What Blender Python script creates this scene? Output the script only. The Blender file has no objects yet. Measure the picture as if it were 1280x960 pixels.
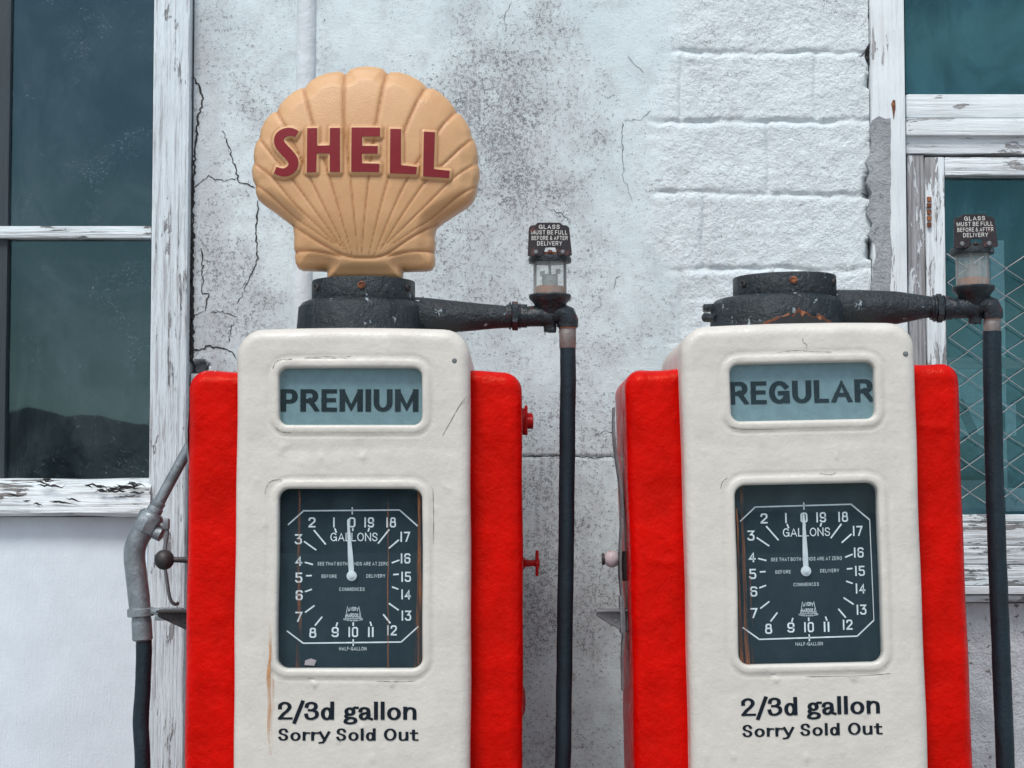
import bpy, bmesh, math, random
import numpy as np
from mathutils import Vector, Matrix
from mathutils.geometry import delaunay_2d_cdt
random.seed(7)
SC = bpy.context.scene
COL = SC.collection
R = math.radians

# ---------------------------------------------------------------- camera
F = 2460.0                      # focal length in pixels of a 1280-wide picture
PITCH = R(3.4)
CAM = Vector((0.0, -3.0, 1.45))
cd = bpy.data.cameras.new('camera'); cam = bpy.data.objects.new('camera', cd); COL.objects.link(cam)
cd.sensor_width = 36.0; cd.lens = F / 1280 * 36; cd.clip_start = 0.05; cd.clip_end = 2000
cam.location = CAM; cam.rotation_euler = (R(90) + PITCH, 0, 0)
SC.camera = cam

# ---------------------------------------------------------------- world, sun, exposure
SUN_EL, SUN_AZ = R(56), R(200)   # azimuth clockwise from +Y: behind the camera, a little to its left
w = bpy.data.worlds.new('World'); SC.world = w; w.use_nodes = True
nt = w.node_tree; bg = nt.nodes['Background']
sky = nt.nodes.new('ShaderNodeTexSky'); sky.sky_type = 'NISHITA'; sky.sun_disc = False
sky.sun_elevation = SUN_EL; sky.sun_rotation = SUN_AZ; sky.dust_density = 2.0; sky.ozone_density = 2.0
tc = nt.nodes.new('ShaderNodeTexCoord'); mp = nt.nodes.new('ShaderNodeMapping')
mp.inputs['Scale'].default_value = (2.2, 2.2, 9.0)
nz = nt.nodes.new('ShaderNodeTexNoise'); nz.inputs['Scale'].default_value = 1.3; nz.inputs['Detail'].default_value = 5
cr = nt.nodes.new('ShaderNodeValToRGB'); cr.color_ramp.elements[0].position = .38; cr.color_ramp.elements[1].position = .68
mx = nt.nodes.new('ShaderNodeMix'); mx.data_type = 'RGBA'
nt.links.new(tc.outputs['Generated'], mp.inputs['Vector']); nt.links.new(mp.outputs[0], nz.inputs['Vector'])
nt.links.new(nz.outputs['Fac'], cr.inputs[0]); nt.links.new(cr.outputs[0], mx.inputs['Factor'])
nt.links.new(sky.outputs[0], mx.inputs['A']); 
nz2 = nt.nodes.new('ShaderNodeTexNoise'); nz2.inputs['Scale'].default_value = 2.6; nz2.inputs['Detail'].default_value = 6; nt.links.new(mp.outputs[0], nz2.inputs['Vector'])
cr2 = nt.nodes.new('ShaderNodeValToRGB'); cr2.color_ramp.elements[0].position = .36; cr2.color_ramp.elements[1].position = .64
cr2.color_ramp.elements[0].color = (3.4, 3.9, 4.3, 1); cr2.color_ramp.elements[1].color = (9.0, 9.6, 9.8, 1)
nt.links.new(nz2.outputs['Fac'], cr2.inputs[0]); nt.links.new(cr2.outputs[0], mx.inputs['B'])
nt.links.new(mx.outputs['Result'], bg.inputs['Color']); bg.inputs['Strength'].default_value = 0.095
sl = bpy.data.lights.new('sun', 'SUN'); so = bpy.data.objects.new('sun', sl); COL.objects.link(so)
sl.energy = 1.5; sl.angle = R(16); sl.color = (1, .98, .945)
d = Vector((math.sin(SUN_AZ) * math.cos(SUN_EL), math.cos(SUN_AZ) * math.cos(SUN_EL), math.sin(SUN_EL)))
so.rotation_euler = d.to_track_quat('Z', 'Y').to_euler(); so.location = (-2, -6, 8)
SC.view_settings.view_transform = 'Standard'; SC.view_settings.look = 'None'
SC.view_settings.gamma = 1; SC.view_settings.use_curve_mapping = False
SC.view_settings.exposure = 0.72

# ---------------------------------------------------------------- helpers: measuring, noise
SP, CP = math.sin(PITCH), math.cos(PITCH)
def W(px, py, Y=0.0):
    """the point at depth Y seen in the photograph (1280x960) at px, py"""
    a, b = (px - 640) / F, (480 - py) / F
    dx, dy, dz = a, CP - b * SP, SP + b * CP
    t = (Y - CAM.y) / dy
    return Vector((CAM.x + dx * t, Y, CAM.z + dz * t))

def _h(ix, iy, s):
    n = (ix.astype(np.int64) * 374761393 + iy.astype(np.int64) * 668265263 + s * 974634777) & 0x7fffffff
    n = ((n ^ (n >> 13)) * 1274126177) & 0x7fffffff
    return ((n ^ (n >> 16)) & 0xffff) / 65535.0
def vnoise(x, y, s=0):
    ix, iy = np.floor(x), np.floor(y); fx, fy = x - ix, y - iy
    fx = fx * fx * (3 - 2 * fx); fy = fy * fy * (3 - 2 * fy)
    a, b, c, e = _h(ix, iy, s), _h(ix + 1, iy, s), _h(ix, iy + 1, s), _h(ix + 1, iy + 1, s)
    return (a * (1 - fx) + b * fx) * (1 - fy) + (c * (1 - fx) + e * fx) * fy
def fbm(x, y, s=0, o=4):
    x = np.asarray(x, float); y = np.asarray(y, float); v = 0; a = .5
    for k in range(o):
        v = v + a * (vnoise(x, y, s + k * 17) - .5); x = x * 2.03 + 5.2; y = y * 2.03 + 1.7; a *= .5
    return v
def sstep(a, b, x):
    t = np.clip((x - a) / (b - a), 0, 1); return t * t * (3 - 2 * t)
def seg_dist(P, poly, closed=True):
    P = np.asarray(P, float); A = np.asarray(poly, float)
    B = np.roll(A, -1, 0) if closed else A[1:]
    if not closed: A = A[:-1]
    best = np.full(len(P), 1e9)
    for a, b in zip(A, B):
        ab = b - a; L = (ab * ab).sum() + 1e-18
        t = np.clip(((P - a) @ ab) / L, 0, 1)
        dd = P - a - t[:, None] * ab
        best = np.minimum(best, (dd * dd).sum(1))
    return np.sqrt(best)
def inside(P, poly):
    P = np.asarray(P, float); A = np.asarray(poly, float); B = np.roll(A, -1, 0)
    c = np.zeros(len(P), bool)
    for (ax, ay), (bx, by) in zip(A, B):
        if ay == by: continue
        k = ((ay > P[:, 1]) != (by > P[:, 1])) & (P[:, 0] < (bx - ax) * (P[:, 1] - ay) / (by - ay) + ax)
        c ^= k
    return c
def rrect(x0, z0, x1, z1, r, n=6, inset=0.0):
    """rounded rectangle, r = radii (tl, tr, br, bl); z up; clockwise from top-left"""
    if not isinstance(r, (tuple, list)): r = (r,) * 4
    x0 += inset; z0 += inset; x1 -= inset; z1 -= inset
    out = []
    for (cx, cz, sx, sz, a0), rr in zip(((x0, z1, 1, -1, 180), (x1, z1, -1, -1, 90), (x1, z0, -1, 1, 0), (x0, z0, 1, 1, 270)), r):
        rr = max(rr - inset, .0012)
        c = (cx + sx * rr, cz + sz * rr)
        for k in range(n + 1):
            a = R(a0 - 90 * k / n); out.append((c[0] + rr * math.cos(a), c[1] + rr * math.sin(a)))
    return out
def densify(poly, step):
    out = []
    for a, b in zip(poly, poly[1:] + poly[:1]):
        L = math.hypot(b[0] - a[0], b[1] - a[1]); n = max(1, int(L / step))
        for k in range(n): out.append((a[0] + (b[0] - a[0]) * k / n, a[1] + (b[1] - a[1]) * k / n))
    return out
def spline(pts, n=6, closed=False):
    out = []; m = len(pts)
    P = lambda i: pts[i % m] if closed else pts[max(0, min(m - 1, i))]
    for i in range(m if closed else m - 1):
        p0, p1, p2, p3 = P(i - 1), P(i), P(i + 1), P(i + 2)
        for k in range(n):
            t = k / n
            out.append(tuple(.5 * (2 * b + (c - a) * t + (2 * a - 5 * b + 4 * c - e) * t * t + (3 * b - a - 3 * c + e) * t ** 3)
                             for a, b, c, e in zip(p0, p1, p2, p3)))
    if not closed: out.append(tuple(pts[-1]))
    return out

# ---------------------------------------------------------------- helpers: objects
def thing(name, label, cat, loc=(0, 0, 0), rot=(0, 0, 0), group=None):
    o = bpy.data.objects.new(name, None); COL.objects.link(o); o.empty_display_size = .1
    o.location = loc; o.rotation_euler = rot; o['label'] = label; o['category'] = cat
    if group: o['group'] = group
    return o
def mesh_obj(name, verts, faces, mats, parent=None, mi=None, smooth=40, origin=None):
    me = bpy.data.meshes.new(name)
    if origin is not None: verts = [(v[0] - origin[0], v[1] - origin[1], v[2] - origin[2]) for v in verts]
    me.from_pydata([tuple(map(float, v)) for v in verts], [], faces)
    for m in (mats if isinstance(mats, (list, tuple)) else [mats]): me.materials.append(m)
    if mi is not None: me.polygons.foreach_set('material_index', mi)
    if smooth:
        me.polygons.foreach_set('use_smooth', [True] * len(me.polygons))
        if smooth < 180: me.set_sharp_from_angle(angle=R(smooth))
    me.update()
    o = bpy.data.objects.new(name, me); COL.objects.link(o)
    if parent is not None:
        o.parent = parent
        if origin is not None: o.location = Vector(origin)
    elif origin is not None: o.location = origin
    return o
def relocal(o, root):
    """o was built in world coordinates; hang it under root so that it stays where it is"""
    M = Matrix.LocRotScale(root.location, root.rotation_euler, None).inverted()
    o.data.transform(M); o.parent = root; return o

class MB:
    def __init__(s): s.v = []; s.f = []; s.m = []; s.mi = 0
    def add(s, v, f):
        b = len(s.v); s.v += [tuple(p) for p in v]; s.f += [tuple(i + b for i in q) for q in f]; s.m += [s.mi] * len(f); return s
    def box(s, a, b, bev=.002, seg=2):
        bm = bmesh.new(); bmesh.ops.create_cube(bm, size=1)
        lo = Vector([min(p, q) for p, q in zip(a, b)]); hi = Vector([max(p, q) for p, q in zip(a, b)])
        for v in bm.verts: v.co = Vector([lo[i] + (v.co[i] + .5) * (hi[i] - lo[i]) for i in range(3)])
        bev = min(bev, .45 * min(hi - lo))
        if bev > 0: bmesh.ops.bevel(bm, geom=bm.edges[:], offset=bev, segments=seg, affect='EDGES', profile=.6)
        bm.verts.index_update()
        s.add([v.co[:] for v in bm.verts], [[v.index for v in f.verts] for f in bm.faces]); bm.free(); return s
    def prism(s, poly, y0, y1, bev=.001):
        """poly in x,z; extruded from y0 (front) to y1"""
        bm = bmesh.new(); vs = [bm.verts.new((x, y0, z)) for x, z in poly]; f = bm.faces.new(vs)
        g = bmesh.ops.extrude_face_region(bm, geom=[f])
        for e in g['geom']:
            if isinstance(e, bmesh.types.BMVert): e.co.y = y1
        bmesh.ops.recalc_face_normals(bm, faces=bm.faces[:])
        if bev > 0: bmesh.ops.bevel(bm, geom=bm.edges[:], offset=bev, segments=1, affect='EDGES')
        bm.verts.index_update()
        s.add([v.co[:] for v in bm.verts], [[v.index for v in f.verts] for f in bm.faces]); bm.free(); return s
    def tube(s, path, rad, n=16, cap=True, squash=None):
        path = [Vector(p) for p in path]
        rad = rad if isinstance(rad, (list, tuple)) else [rad] * len(path)
        t = (path[1] - path[0]).normalized(); u = t.orthogonal().normalized(); v = []; f = []
        for i, p in enumerate(path):
            tt = (path[min(i + 1, len(path) - 1)] - path[max(i - 1, 0)]).normalized()
            u = (u - tt * u.dot(tt)).normalized(); q = tt.cross(u)
            for k in range(n):
                a = 2 * math.pi * k / n; v.append(p + (u * math.cos(a) + q * math.sin(a)) * rad[i])
        for i in range(len(path) - 1):
            for k in range(n):
                f.append((i * n + k, i * n + (k + 1) % n, (i + 1) * n + (k + 1) % n, (i + 1) * n + k))
        if cap: f.append(tuple(range(n - 1, -1, -1))); f.append(tuple(range((len(path) - 1) * n, len(path) * n)))
        return s.add(v, f)
    def lathe(s, prof, c, axis=(0, 0, 1), n=40):
        """prof = [(radius, distance along the axis)]"""
        ax = Vector(axis).normalized(); c = Vector(c)
        u = Vector((1, 0, 0)) if abs(ax.x) < .9 else Vector((0, 0, 1))
        u = (u - ax * u.dot(ax)).normalized(); q = ax.cross(u); v = []; f = []
        for r, z in prof:
            for k in range(n):
                a = 2 * math.pi * k / n; v.append(c + ax * z + (u * math.cos(a) + q * math.sin(a)) * max(r, 1e-5))
        for i in range(len(prof) - 1):
            for k in range(n): f.append((i * n + k, i * n + (k + 1) % n, (i + 1) * n + (k + 1) % n, (i + 1) * n + k))
        if prof[0][0] > 1e-4: f.append(tuple(range(n - 1, -1, -1)))
        if prof[-1][0] > 1e-4: f.append(tuple(range((len(prof) - 1) * n, len(prof) * n)))
        return s.add(v, f)
    def ball(s, c, r, n=20):
        return s.lathe([(r * math.sin(math.pi * k / 12), -r * math.cos(math.pi * k / 12)) for k in range(13)], c, n=n)
    def strip(s, pts, wd, y):
        """flat irregular ribbon in the x,z plane"""
        v = []; n = len(pts)
        for i, (x, z) in enumerate(pts):
            a, b = pts[max(i - 1, 0)], pts[min(i + 1, n - 1)]
            L = math.hypot(b[0] - a[0], b[1] - a[1]) + 1e-9; nx, nz = -(b[1] - a[1]) / L, (b[0] - a[0]) / L
            h = (wd[i] if isinstance(wd, (list, tuple)) else wd) / 2
            yy = y(x, z) if callable(y) else y
            v += [(x + nx * h, yy, z + nz * h), (x - nx * h, yy, z - nz * h)]
        return s.add(v, [(2 * i, 2 * i + 2, 2 * i + 3, 2 * i + 1) for i in range(n - 1)])
    def jiggle(s, amt, sc, seed=0):
        P = np.array(s.v)
        for k in range(3):
            P[:, k] += amt * fbm(P[:, 0] * sc + 9 * k + P[:, 1] * sc * .7, P[:, 2] * sc + P[:, 1] * sc * .6, seed + k, 3)
        s.v = [tuple(p) for p in P]; return s
    def build(s, name, mats, parent=None, smooth=40, world=False):
        bmm = bmesh.new(); vs = [bmm.verts.new(v) for v in s.v]
        for q, m in zip(s.f, s.m):
            try: ff = bmm.faces.new([vs[i] for i in q]); ff.material_index = m
            except ValueError: pass
        me = bpy.data.meshes.new(name); bmm.to_mesh(me); bmm.free()
        for m in (mats if isinstance(mats, (list, tuple)) else [mats]): me.materials.append(m)
        if smooth:
            me.polygons.foreach_set('use_smooth', [True] * len(me.polygons)); me.set_sharp_from_angle(angle=R(smooth))
        o = bpy.data.objects.new(name, me); COL.objects.link(o)
        if parent is not None:
            if world: relocal(o, parent)
            else: o.parent = parent
        return o

# ---------------------------------------------------------------- helpers: materials
def L(nt, a, b): nt.links.new(a, b)
class NT:
    def __init__(s, name):
        s.mat = bpy.data.materials.new(name); s.mat.use_nodes = True; s.nt = s.mat.node_tree
        s.p = s.nt.nodes['Principled BSDF']; s.co = s.nt.nodes.new('ShaderNodeTexCoord').outputs['Object']
    def n(s, t, **k):
        o = s.nt.nodes.new('ShaderNode' + t)
        for a, b in k.items(): setattr(o, a, b)
        return o
    def set(s, sock, v):
        if hasattr(v, 'is_linked') or isinstance(v, bpy.types.NodeSocket): s.nt.links.new(v, sock)
        else: sock.default_value = v
    def scaled(s, sc):
        m = s.n('Mapping'); L(s.nt, s.co, m.inputs['Vector']); m.inputs['Scale'].default_value = sc; return m.outputs[0]
    def noise(s, scale, detail=4, rough=.6, vec=None, dist=0):
        o = s.n('TexNoise'); L(s.nt, vec or s.co, o.inputs['Vector'])
        o.inputs['Scale'].default_value = scale; o.inputs['Detail'].default_value = detail
        o.inputs['Roughness'].default_value = rough; o.inputs['Distortion'].default_value = dist
        return o.outputs['Fac']
    def ramp(s, v, a, b, lo=0, hi=1):
        o = s.n('MapRange'); o.interpolation_type = 'SMOOTHSTEP'; s.set(o.inputs['Value'], v)
        o.inputs['From Min'].default_value = a; o.inputs['From Max'].default_value = b
        o.inputs['To Min'].default_value = lo; o.inputs['To Max'].default_value = hi; return o.outputs[0]
    def math(s, op, a, b=0):
        o = s.n('Math', operation=op); s.set(o.inputs[0], a); s.set(o.inputs[1], b); return o.outputs[0]
    def mix(s, f, a, b):
        o = s.n('Mix', data_type='RGBA'); s.set(o.inputs['Factor'], f)
        for k, v in (('A', a), ('B', b)):
            if isinstance(v, tuple) and len(v) == 3: v = v + (1,)
            s.set(o.inputs[k], v)
        return o.outputs['Result']
    def attr(s, name): return s.n('Attribute', attribute_name=name).outputs['Fac']
    def bump(s, h, dist=.002, strength=1, prev=None):
        o = s.n('Bump'); o.inputs['Distance'].default_value = dist; s.set(o.inputs['Strength'], strength); L(s.nt, h, o.inputs['Height'])
        if prev: L(s.nt, prev, o.inputs['Normal'])
        return o.outputs[0]
    def done(s, col=None, rough=None, normal=None, **k):
        if col is not None:
            if isinstance(col, tuple) and len(col) == 3: col = col + (1,)
            s.set(s.p.inputs['Base Color'], col)
        if rough is not None: s.set(s.p.inputs['Roughness'], rough)
        if normal is not None: L(s.nt, normal, s.p.inputs['Normal'])
        for a, b in k.items(): s.set(s.p.inputs[a], b)
        return s.mat

def m_paint(name, col, rough=.4, chip=None, chip_amt=.7, var=.12, bumps=((35, .004), (160, .0012), (600, .0005)), spec=.5, brush=.0006):
    """thick brush paint with lumps, streaks and small chips"""
    t = NT(name)
    v = t.noise(14, 5, .6)
    c = t.mix(t.ramp(v, .3, .7), tuple(x * (1 - var) for x in col), tuple(min(1, x * (1 + var * .6)) for x in col))
    nrm = None
    for sc, ds in bumps:
        nrm = t.bump(t.noise(sc, 4, .6), ds, 1, nrm)
    sv = t.scaled((1, 1, .12)); nrm = t.bump(t.noise(260, 3, .5, sv), brush, 1, nrm)
    if chip:
        k = t.ramp(t.noise(55, 6, .72), chip_amt, chip_amt + .02)
        c = t.mix(k, c, chip)
    return t.done(c, t.ramp(t.noise(40, 3), .3, .7, rough - .08, rough + .12), nrm, **{'Specular IOR Level': spec})
def m_wood(name, paint, wood, amt, axis='z', grain=1.0, rough=.65):
    """old painted timber: grain relief, paint flaking off along the grain"""
    t = NT(name)
    g = {'z': (1, 1, .045), 'x': (.045, 1, 1)}[axis]; g2 = {'z': (1, 1, .22), 'x': (.22, 1, 1)}[axis]
    grain_n = t.noise(150, 4, .65, t.scaled(g), .3)
    flake = t.noise(38, 7, .7, t.scaled(g2), .4)
    mask = t.ramp(t.math('ADD', t.math('MULTIPLY', flake, .75), t.math('MULTIPLY', grain_n, .25)), amt, amt + .022)
    pc = t.mix(t.ramp(t.noise(9, 5, .65), .35, .75), paint, tuple(x * .86 for x in paint))
    pc = t.mix(t.ramp(grain_n, .50, .63, 0, .52 * min(grain, 1.3)), pc, wood)
    wc = t.mix(t.ramp(t.noise(210, 4, .7, t.scaled(g)), .35, .65), wood, tuple(x * .5 for x in wood))
    nrm = t.bump(grain_n, .0042 * grain); nrm = t.bump(mask, -.0016, 1, nrm); nrm = t.bump(t.noise(420, 3), .0005, 1, nrm)
    return t.done(t.mix(mask, pc, wc), rough, nrm)
def m_metal(name, col, rough=.45, metallic=.8, rust=None, amt=.62, bump=.0006):
    t = NT(name)
    c = t.mix(t.ramp(t.noise(40, 6, .65), .3, .7), col, tuple(x * .62 for x in col))
    if rust: c = t.mix(t.ramp(t.noise(60, 6, .7), amt, amt + .05), c, rust)
    nrm = t.bump(t.noise(300, 4, .6), bump); nrm = t.bump(t.noise(60, 3), bump * 1.6, 1, nrm)
    return t.done(c, t.ramp(t.noise(90, 4), .3, .7, rough - .1, rough + .15), nrm, Metallic=metallic)
def m_glass(name, tint, gloss, dust, dustcol=(.35, .42, .45), body=(.01, .02, .026), body_amt=.0, speck=.66, rough=.015, wob=0.0, ior=1.74):
    """window glass: see-through, mirror by Fresnel, film of dirt with specks"""
    t = NT(name); nt = t.nt
    tr = t.n('BsdfTransparent'); tr.inputs[0].default_value = tint + (1,)
    gl = t.n('BsdfGlossy'); gl.inputs['Roughness'].default_value = rough; gl.inputs['Color'].default_value = gloss + (1,)
    if wob:
        b = t.bump(t.noise(3.5, 2), wob); L(nt, b, gl.inputs['Normal'])
    fr = t.n('Fresnel'); fr.inputs['IOR'].default_value = ior
    m1 = t.n('MixShader'); L(nt, fr.outputs[0], m1.inputs[0]); L(nt, tr.outputs[0], m1.inputs[1]); L(nt, gl.outputs[0], m1.inputs[2])
    df = t.n('BsdfDiffuse'); df.inputs[0].default_value = dustcol + (1,)
    sp = t.math('MULTIPLY', t.ramp(t.noise(260, 3, .85), speck, speck + .05, 0, .5), t.ramp(t.noise(7, 4, .7, dist=1.5), .48, .66))
    k = t.math('ADD', sp, t.ramp(t.noise(4, 7, .72, t.scaled((1, 1, .6)), 1.2), .35, .75, dust * .25, dust * 1.9))
    m2 = t.n('MixShader'); L(nt, k, m2.inputs[0]); L(nt, m1.outputs[0], m2.inputs[1]); L(nt, df.outputs[0], m2.inputs[2])
    out = nt.nodes['Material Output']; L(nt, m2.outputs[0], out.inputs['Surface']); nt.nodes.remove(t.p)
    return t.mat
def m_plain(name, col, rough=.6, **k):
    t = NT(name)
    c = t.mix(t.ramp(t.noise(60, 5, .65), .3, .7), col, tuple(x * .8 for x in col))
    return t.done(c, rough, t.bump(t.noise(350, 3), .0003), **k)

# wall: white masonry paint over render and blockwork, driven by painted masks (dirt, block)
def m_wall():
    t = NT('wall_paint'); dirt = t.attr('dirt'); block = t.attr('block'); purple = t.attr('warm')
    base = t.mix(t.ramp(t.noise(5, 6, .6), .3, .7), (.675, .775, .795), (.79, .885, .90))
    base = t.mix(purple, base, (.53, .54, .56))
    n1 = t.noise(120, 10, .78); n2 = t.noise(380, 4, .8); n3 = t.noise(24, 8, .8)
    base = t.mix(t.math('MULTIPLY', block, .7), base, (.84, .90, .92))
    s = t.math('ADD', t.math('MULTIPLY', n1, .6), t.math('MULTIPLY', n2, .4))
    th = t.math('SUBTRACT', .606, t.math('MULTIPLY', dirt, .126))
    k = t.ramp(t.math('SUBTRACT', s, th), 0, .03)
    soft = t.ramp(t.math('ADD', n3, t.math('MULTIPLY', dirt, .34)), .54, .86, 0, .48)
    c = t.mix(soft, base, (.43, .425, .44))
    c = t.mix(t.math('MULTIPLY', k, .8), c, t.mix(t.ramp(t.noise(30, 3), .4, .6), (.10, .105, .11), (.25, .25, .255)))
    n4 = t.noise(62, 8, .8)
    big = t.ramp(t.math('ADD', n4, t.math('MULTIPLY', dirt, .07)), .685, .70)
    c = t.mix(t.math('MULTIPLY', big, .8), c, (.13, .125, .12))
    nrm = t.bump(n1, .0026); nrm = t.bump(n2, .0014, 1, nrm); nrm = t.bump(k, -.0012, 1, nrm)
    nrm = t.bump(t.noise(165, 4, .65), .0046, block, nrm)
    return t.done(c, .85, nrm, **{'Specular IOR Level': .25})

M = {}
M['wall'] = m_wall()
M['crack'] = m_plain('crack_dark', (.028, .028, .03), .95)
M['cement'] = m_paint('bare_cement', (.40, .425, .44), .9, (.2, .2, .2), .62, .2, ((60, .006), (220, .004), (500, .002)), .2)
M['pipe'] = m_paint('pipe_paint', (.64, .685, .71), .6, (.2, .2, .2), .66, .1, ((60, .002), (220, .001)), .3)
M['lowrender'] = m_paint('stained_render', (.60, .62, .64), .9, (.2, .18, .17), .60, .2, ((60, .006), (220, .004)), .2)
M['panel'] = m_paint('door_panel_paint', (.62, .69, .735), .55, None, .7, .05, ((8, .002), (240, .0006)), .3)
M['stile'] = m_wood('white_timber', (.68, .75, .785), (.34, .34, .35), .565, 'z', 1.5)
M['rail'] = m_wood('white_timber_sill', (.70, .755, .77), (.20, .185, .175), .555, 'x', 1.0)
M['post'] = m_wood('white_timber_post', (.73, .775, .79), (.42, .41, .41), .60, 'z', .5)
M['postx'] = m_wood('white_timber_transom', (.73, .775, .79), (.42, .41, .41), .59, 'x', .5)
M['peeled'] = m_wood('peeling_timber', (.72, .77, .79), (.40, .39, .39), .535, 'z', 1.0)
M['peeledx'] = m_wood('peeling_timber_rail', (.72, .76, .78), (.40, .395, .395), .55, 'x', .9)
M['reveal_shade'] = m_wood('reveal_shade_timber', (.03, .045, .055), (.05, .05, .05), .7, 'z', .6)  # near-black colour carries the shade of an unlit window reveal
M['greywood'] = m_wood('bare_grey_timber', (.62, .66, .68), (.36, .355, .365), .46, 'z', 1.0)
M['brownwood'] = m_wood('brown_timber', (.30, .24, .22), (.16, .12, .11), .55, 'x', 1.0)
M['pane'] = m_glass('window_glass', (.80, .90, .92), (.52, .92, 1.0), .065, (.30, .40, .46), speck=.595, wob=.0006)
M['pane2'] = m_glass('window_glass_dusty', (.85, .95, .97), (.40, .95, 1.0), .13, (.12, .34, .43), speck=.60)
M['cream'] = m_paint('cream_paint', (.60, .565, .505), .40, (.30, .27, .22), .775, .06, ((10, .004), (60, .0007), (230, .0004), (600, .0002)), .5, .0003)
M['red'] = m_paint('red_paint', (.56, .0022, .0012), .32, (.62, .05, .03), .765, .16, ((14, .006), (70, .0015), (260, .0006)), .2, .0003)
M['redm'] = m_paint('red_fitting_paint', (.40, .003, .003), .4, None, .8, .2, ((85, .001), (330, .0005)), .2)
M['black'] = m_paint('black_tar_paint', (.009, .016, .021), .40, (.26, .31, .34), .635, .3, ((45, .005), (140, .003), (420, .0014)))
M['blackred'] = m_paint('black_over_red_paint', (.009, .016, .021), .36, (.08, .015, .014), .60, .3, ((45, .004), (140, .002)))
M['ferrule'] = m_metal('worn_brass', (.33, .29, .27), .5, .45, (.18, .12, .10), .6)
M['copper'] = m_metal('copper_band', (.42, .2, .11), .45, .7)
M['alu'] = m_metal('cast_aluminium', (.28, .315, .335), .40, .5, (.10, .10, .105), .66, .0009)
M['steel'] = m_metal('dull_steel', (.26, .27, .28), .5, .6, (.13, .10, .09), .64)
M['rust'] = m_metal('rusty_iron', (.16, .055, .03), .8, .1, (.32, .12, .05), .5)
M['rust2'] = m_plain('orange_rust', (.42, .15, .05), .9)
M['verdigris'] = m_paint('verdigris_brass', (.22, .27, .26), .6, (.1, .1, .09), .6, .2, ((120, .001),))
M['grime'] = m_plain('crack_grime', (.16, .13, .10), .95)
M['darkiron'] = m_metal('dark_iron', (.055, .05, .05), .5, .5, (.14, .07, .05), .62)
M['rubber'] = m_paint('hose_rubber', (.004, .015, .024), .55, (.14, .18, .2), .70, .3, ((120, .0012), (500, .0005)), .4)
M['plateglass'] = m_plain('sign_plate_grey', (.18, .285, .31), .5)
M['ink'] = m_plain('dark_ink', (.003, .010, .015), .8, **{'Specular IOR Level': .1})
M['ink2'] = m_plain('price_ink', (.008, .014, .022), .8, **{'Specular IOR Level': .15})
M['ghost'] = m_plain('faded_ink', (.06, .11, .125), .5)
M['dial'] = m_plain('dial_black', (.014, .031, .042), .7, **{'Specular IOR Level': .2})
M['dialwhite'] = m_plain('dial_white', (.86, .93, .95), .6)
M['needle'] = m_plain('needle_white', (.74, .80, .82), .5)
M['dglass'] = m_glass('dial_glass', (.96, .99, 1), (.22, .32, .36), .026, (.3, .40, .46), speck=.685)
M['sglass'] = m_glass('sight_glass', (.97, .98, .97), (.8, .8, .8), .26, (.80, .82, .80), speck=.66, rough=.05, ior=1.22)
M['redletter'] = m_paint('lettering_red', (.20, .012, .018), .55, None, .8, .08, ((300, .0004),), .3)
M['plate'] = m_paint('notice_plate_enamel', (.018, .012, .014), .45, (.10, .03, .025), .585, .3, ((90, .001),))
M['platewhite'] = m_paint('notice_lettering', (.70, .68, .64), .6, (.25, .13, .09), .60, .05, ((90, .0002),))
M['pinkball'] = m_paint('worn_pink_ball', (.48, .40, .41), .5, (.30, .14, .12), .62, .15, ((90, .001),))
M['wire'] = m_metal('galvanised_wire', (.46, .43, .44), .5, .1, (.25, .16, .13), .62)
M['paper'] = m_plain('notice_paper', (.62, .70, .74), .8)
M['papertext'] = m_plain('notice_paper_grey', (.30, .38, .42), .8)
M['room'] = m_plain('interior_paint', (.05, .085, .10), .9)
M['interior_light'] = m_plain('interior_pale_paint', (.50, .68, .72), .8)
M['hill'] = m_plain('hillside_green', (.014, .024, .014), 1.0, **{'Specular IOR Level': 0.0})
M['sill_dark'] = m_wood('weathered_sill', (.66, .71, .73), (.24, .235, .235), .53, 'x', 1.2)
M['red'].node_tree.nodes['Principled BSDF'].inputs['Specular Tint'].default_value = (1, .5, .3, 1)
def m_globe():
    t = NT('globe_amber_glass')
    c = t.mix(t.ramp(t.noise(11, 5, .6), .3, .7), (.55, .305, .14), (.62, .365, .18))
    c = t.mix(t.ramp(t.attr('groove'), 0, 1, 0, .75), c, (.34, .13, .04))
    c = t.mix(t.ramp(t.noise(16, 8, .75, dist=.8), .56, .72, 0, .35), c, (.36, .19, .09))
    c = t.mix(t.ramp(t.noise(70, 6, .8), .70, .72, 0, .8), c, (.12, .06, .03))
    c = t.mix(t.ramp(t.noise(320, 3, .6), .55, .75, 0, .25), c, (.45, .24, .10))
    return t.done(c, .42, t.bump(t.noise(380, 3), .0007), **{'Subsurface Weight': .12, 'Subsurface Radius': (.01, .006, .003), 'Subsurface Scale': .6})
M['globe'] = m_globe()
def m_streak(name, col, amt):
    t = NT(name); nt = t.nt
    n = t.noise(120, 5, .7, t.scaled((1, 1, .06))); t.p.inputs['Base Color'].default_value = col + (1,); t.p.inputs['Roughness'].default_value = .9
    tr = t.n('BsdfTransparent'); m1 = t.n('MixShader')
    L(nt, t.math('MULTIPLY', t.ramp(n, .38, .66), amt), m1.inputs[0]); L(nt, tr.outputs[0], m1.inputs[1]); L(nt, t.p.outputs[0], m1.inputs[2])
    L(nt, m1.outputs[0], nt.nodes['Material Output'].inputs['Surface']); return t.mat
M['streak'] = m_streak('rust_streak', (.24, .095, .04), .8)
M['streak2'] = m_streak('rust_streak_pale', (.55, .25, .09), .85)
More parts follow.
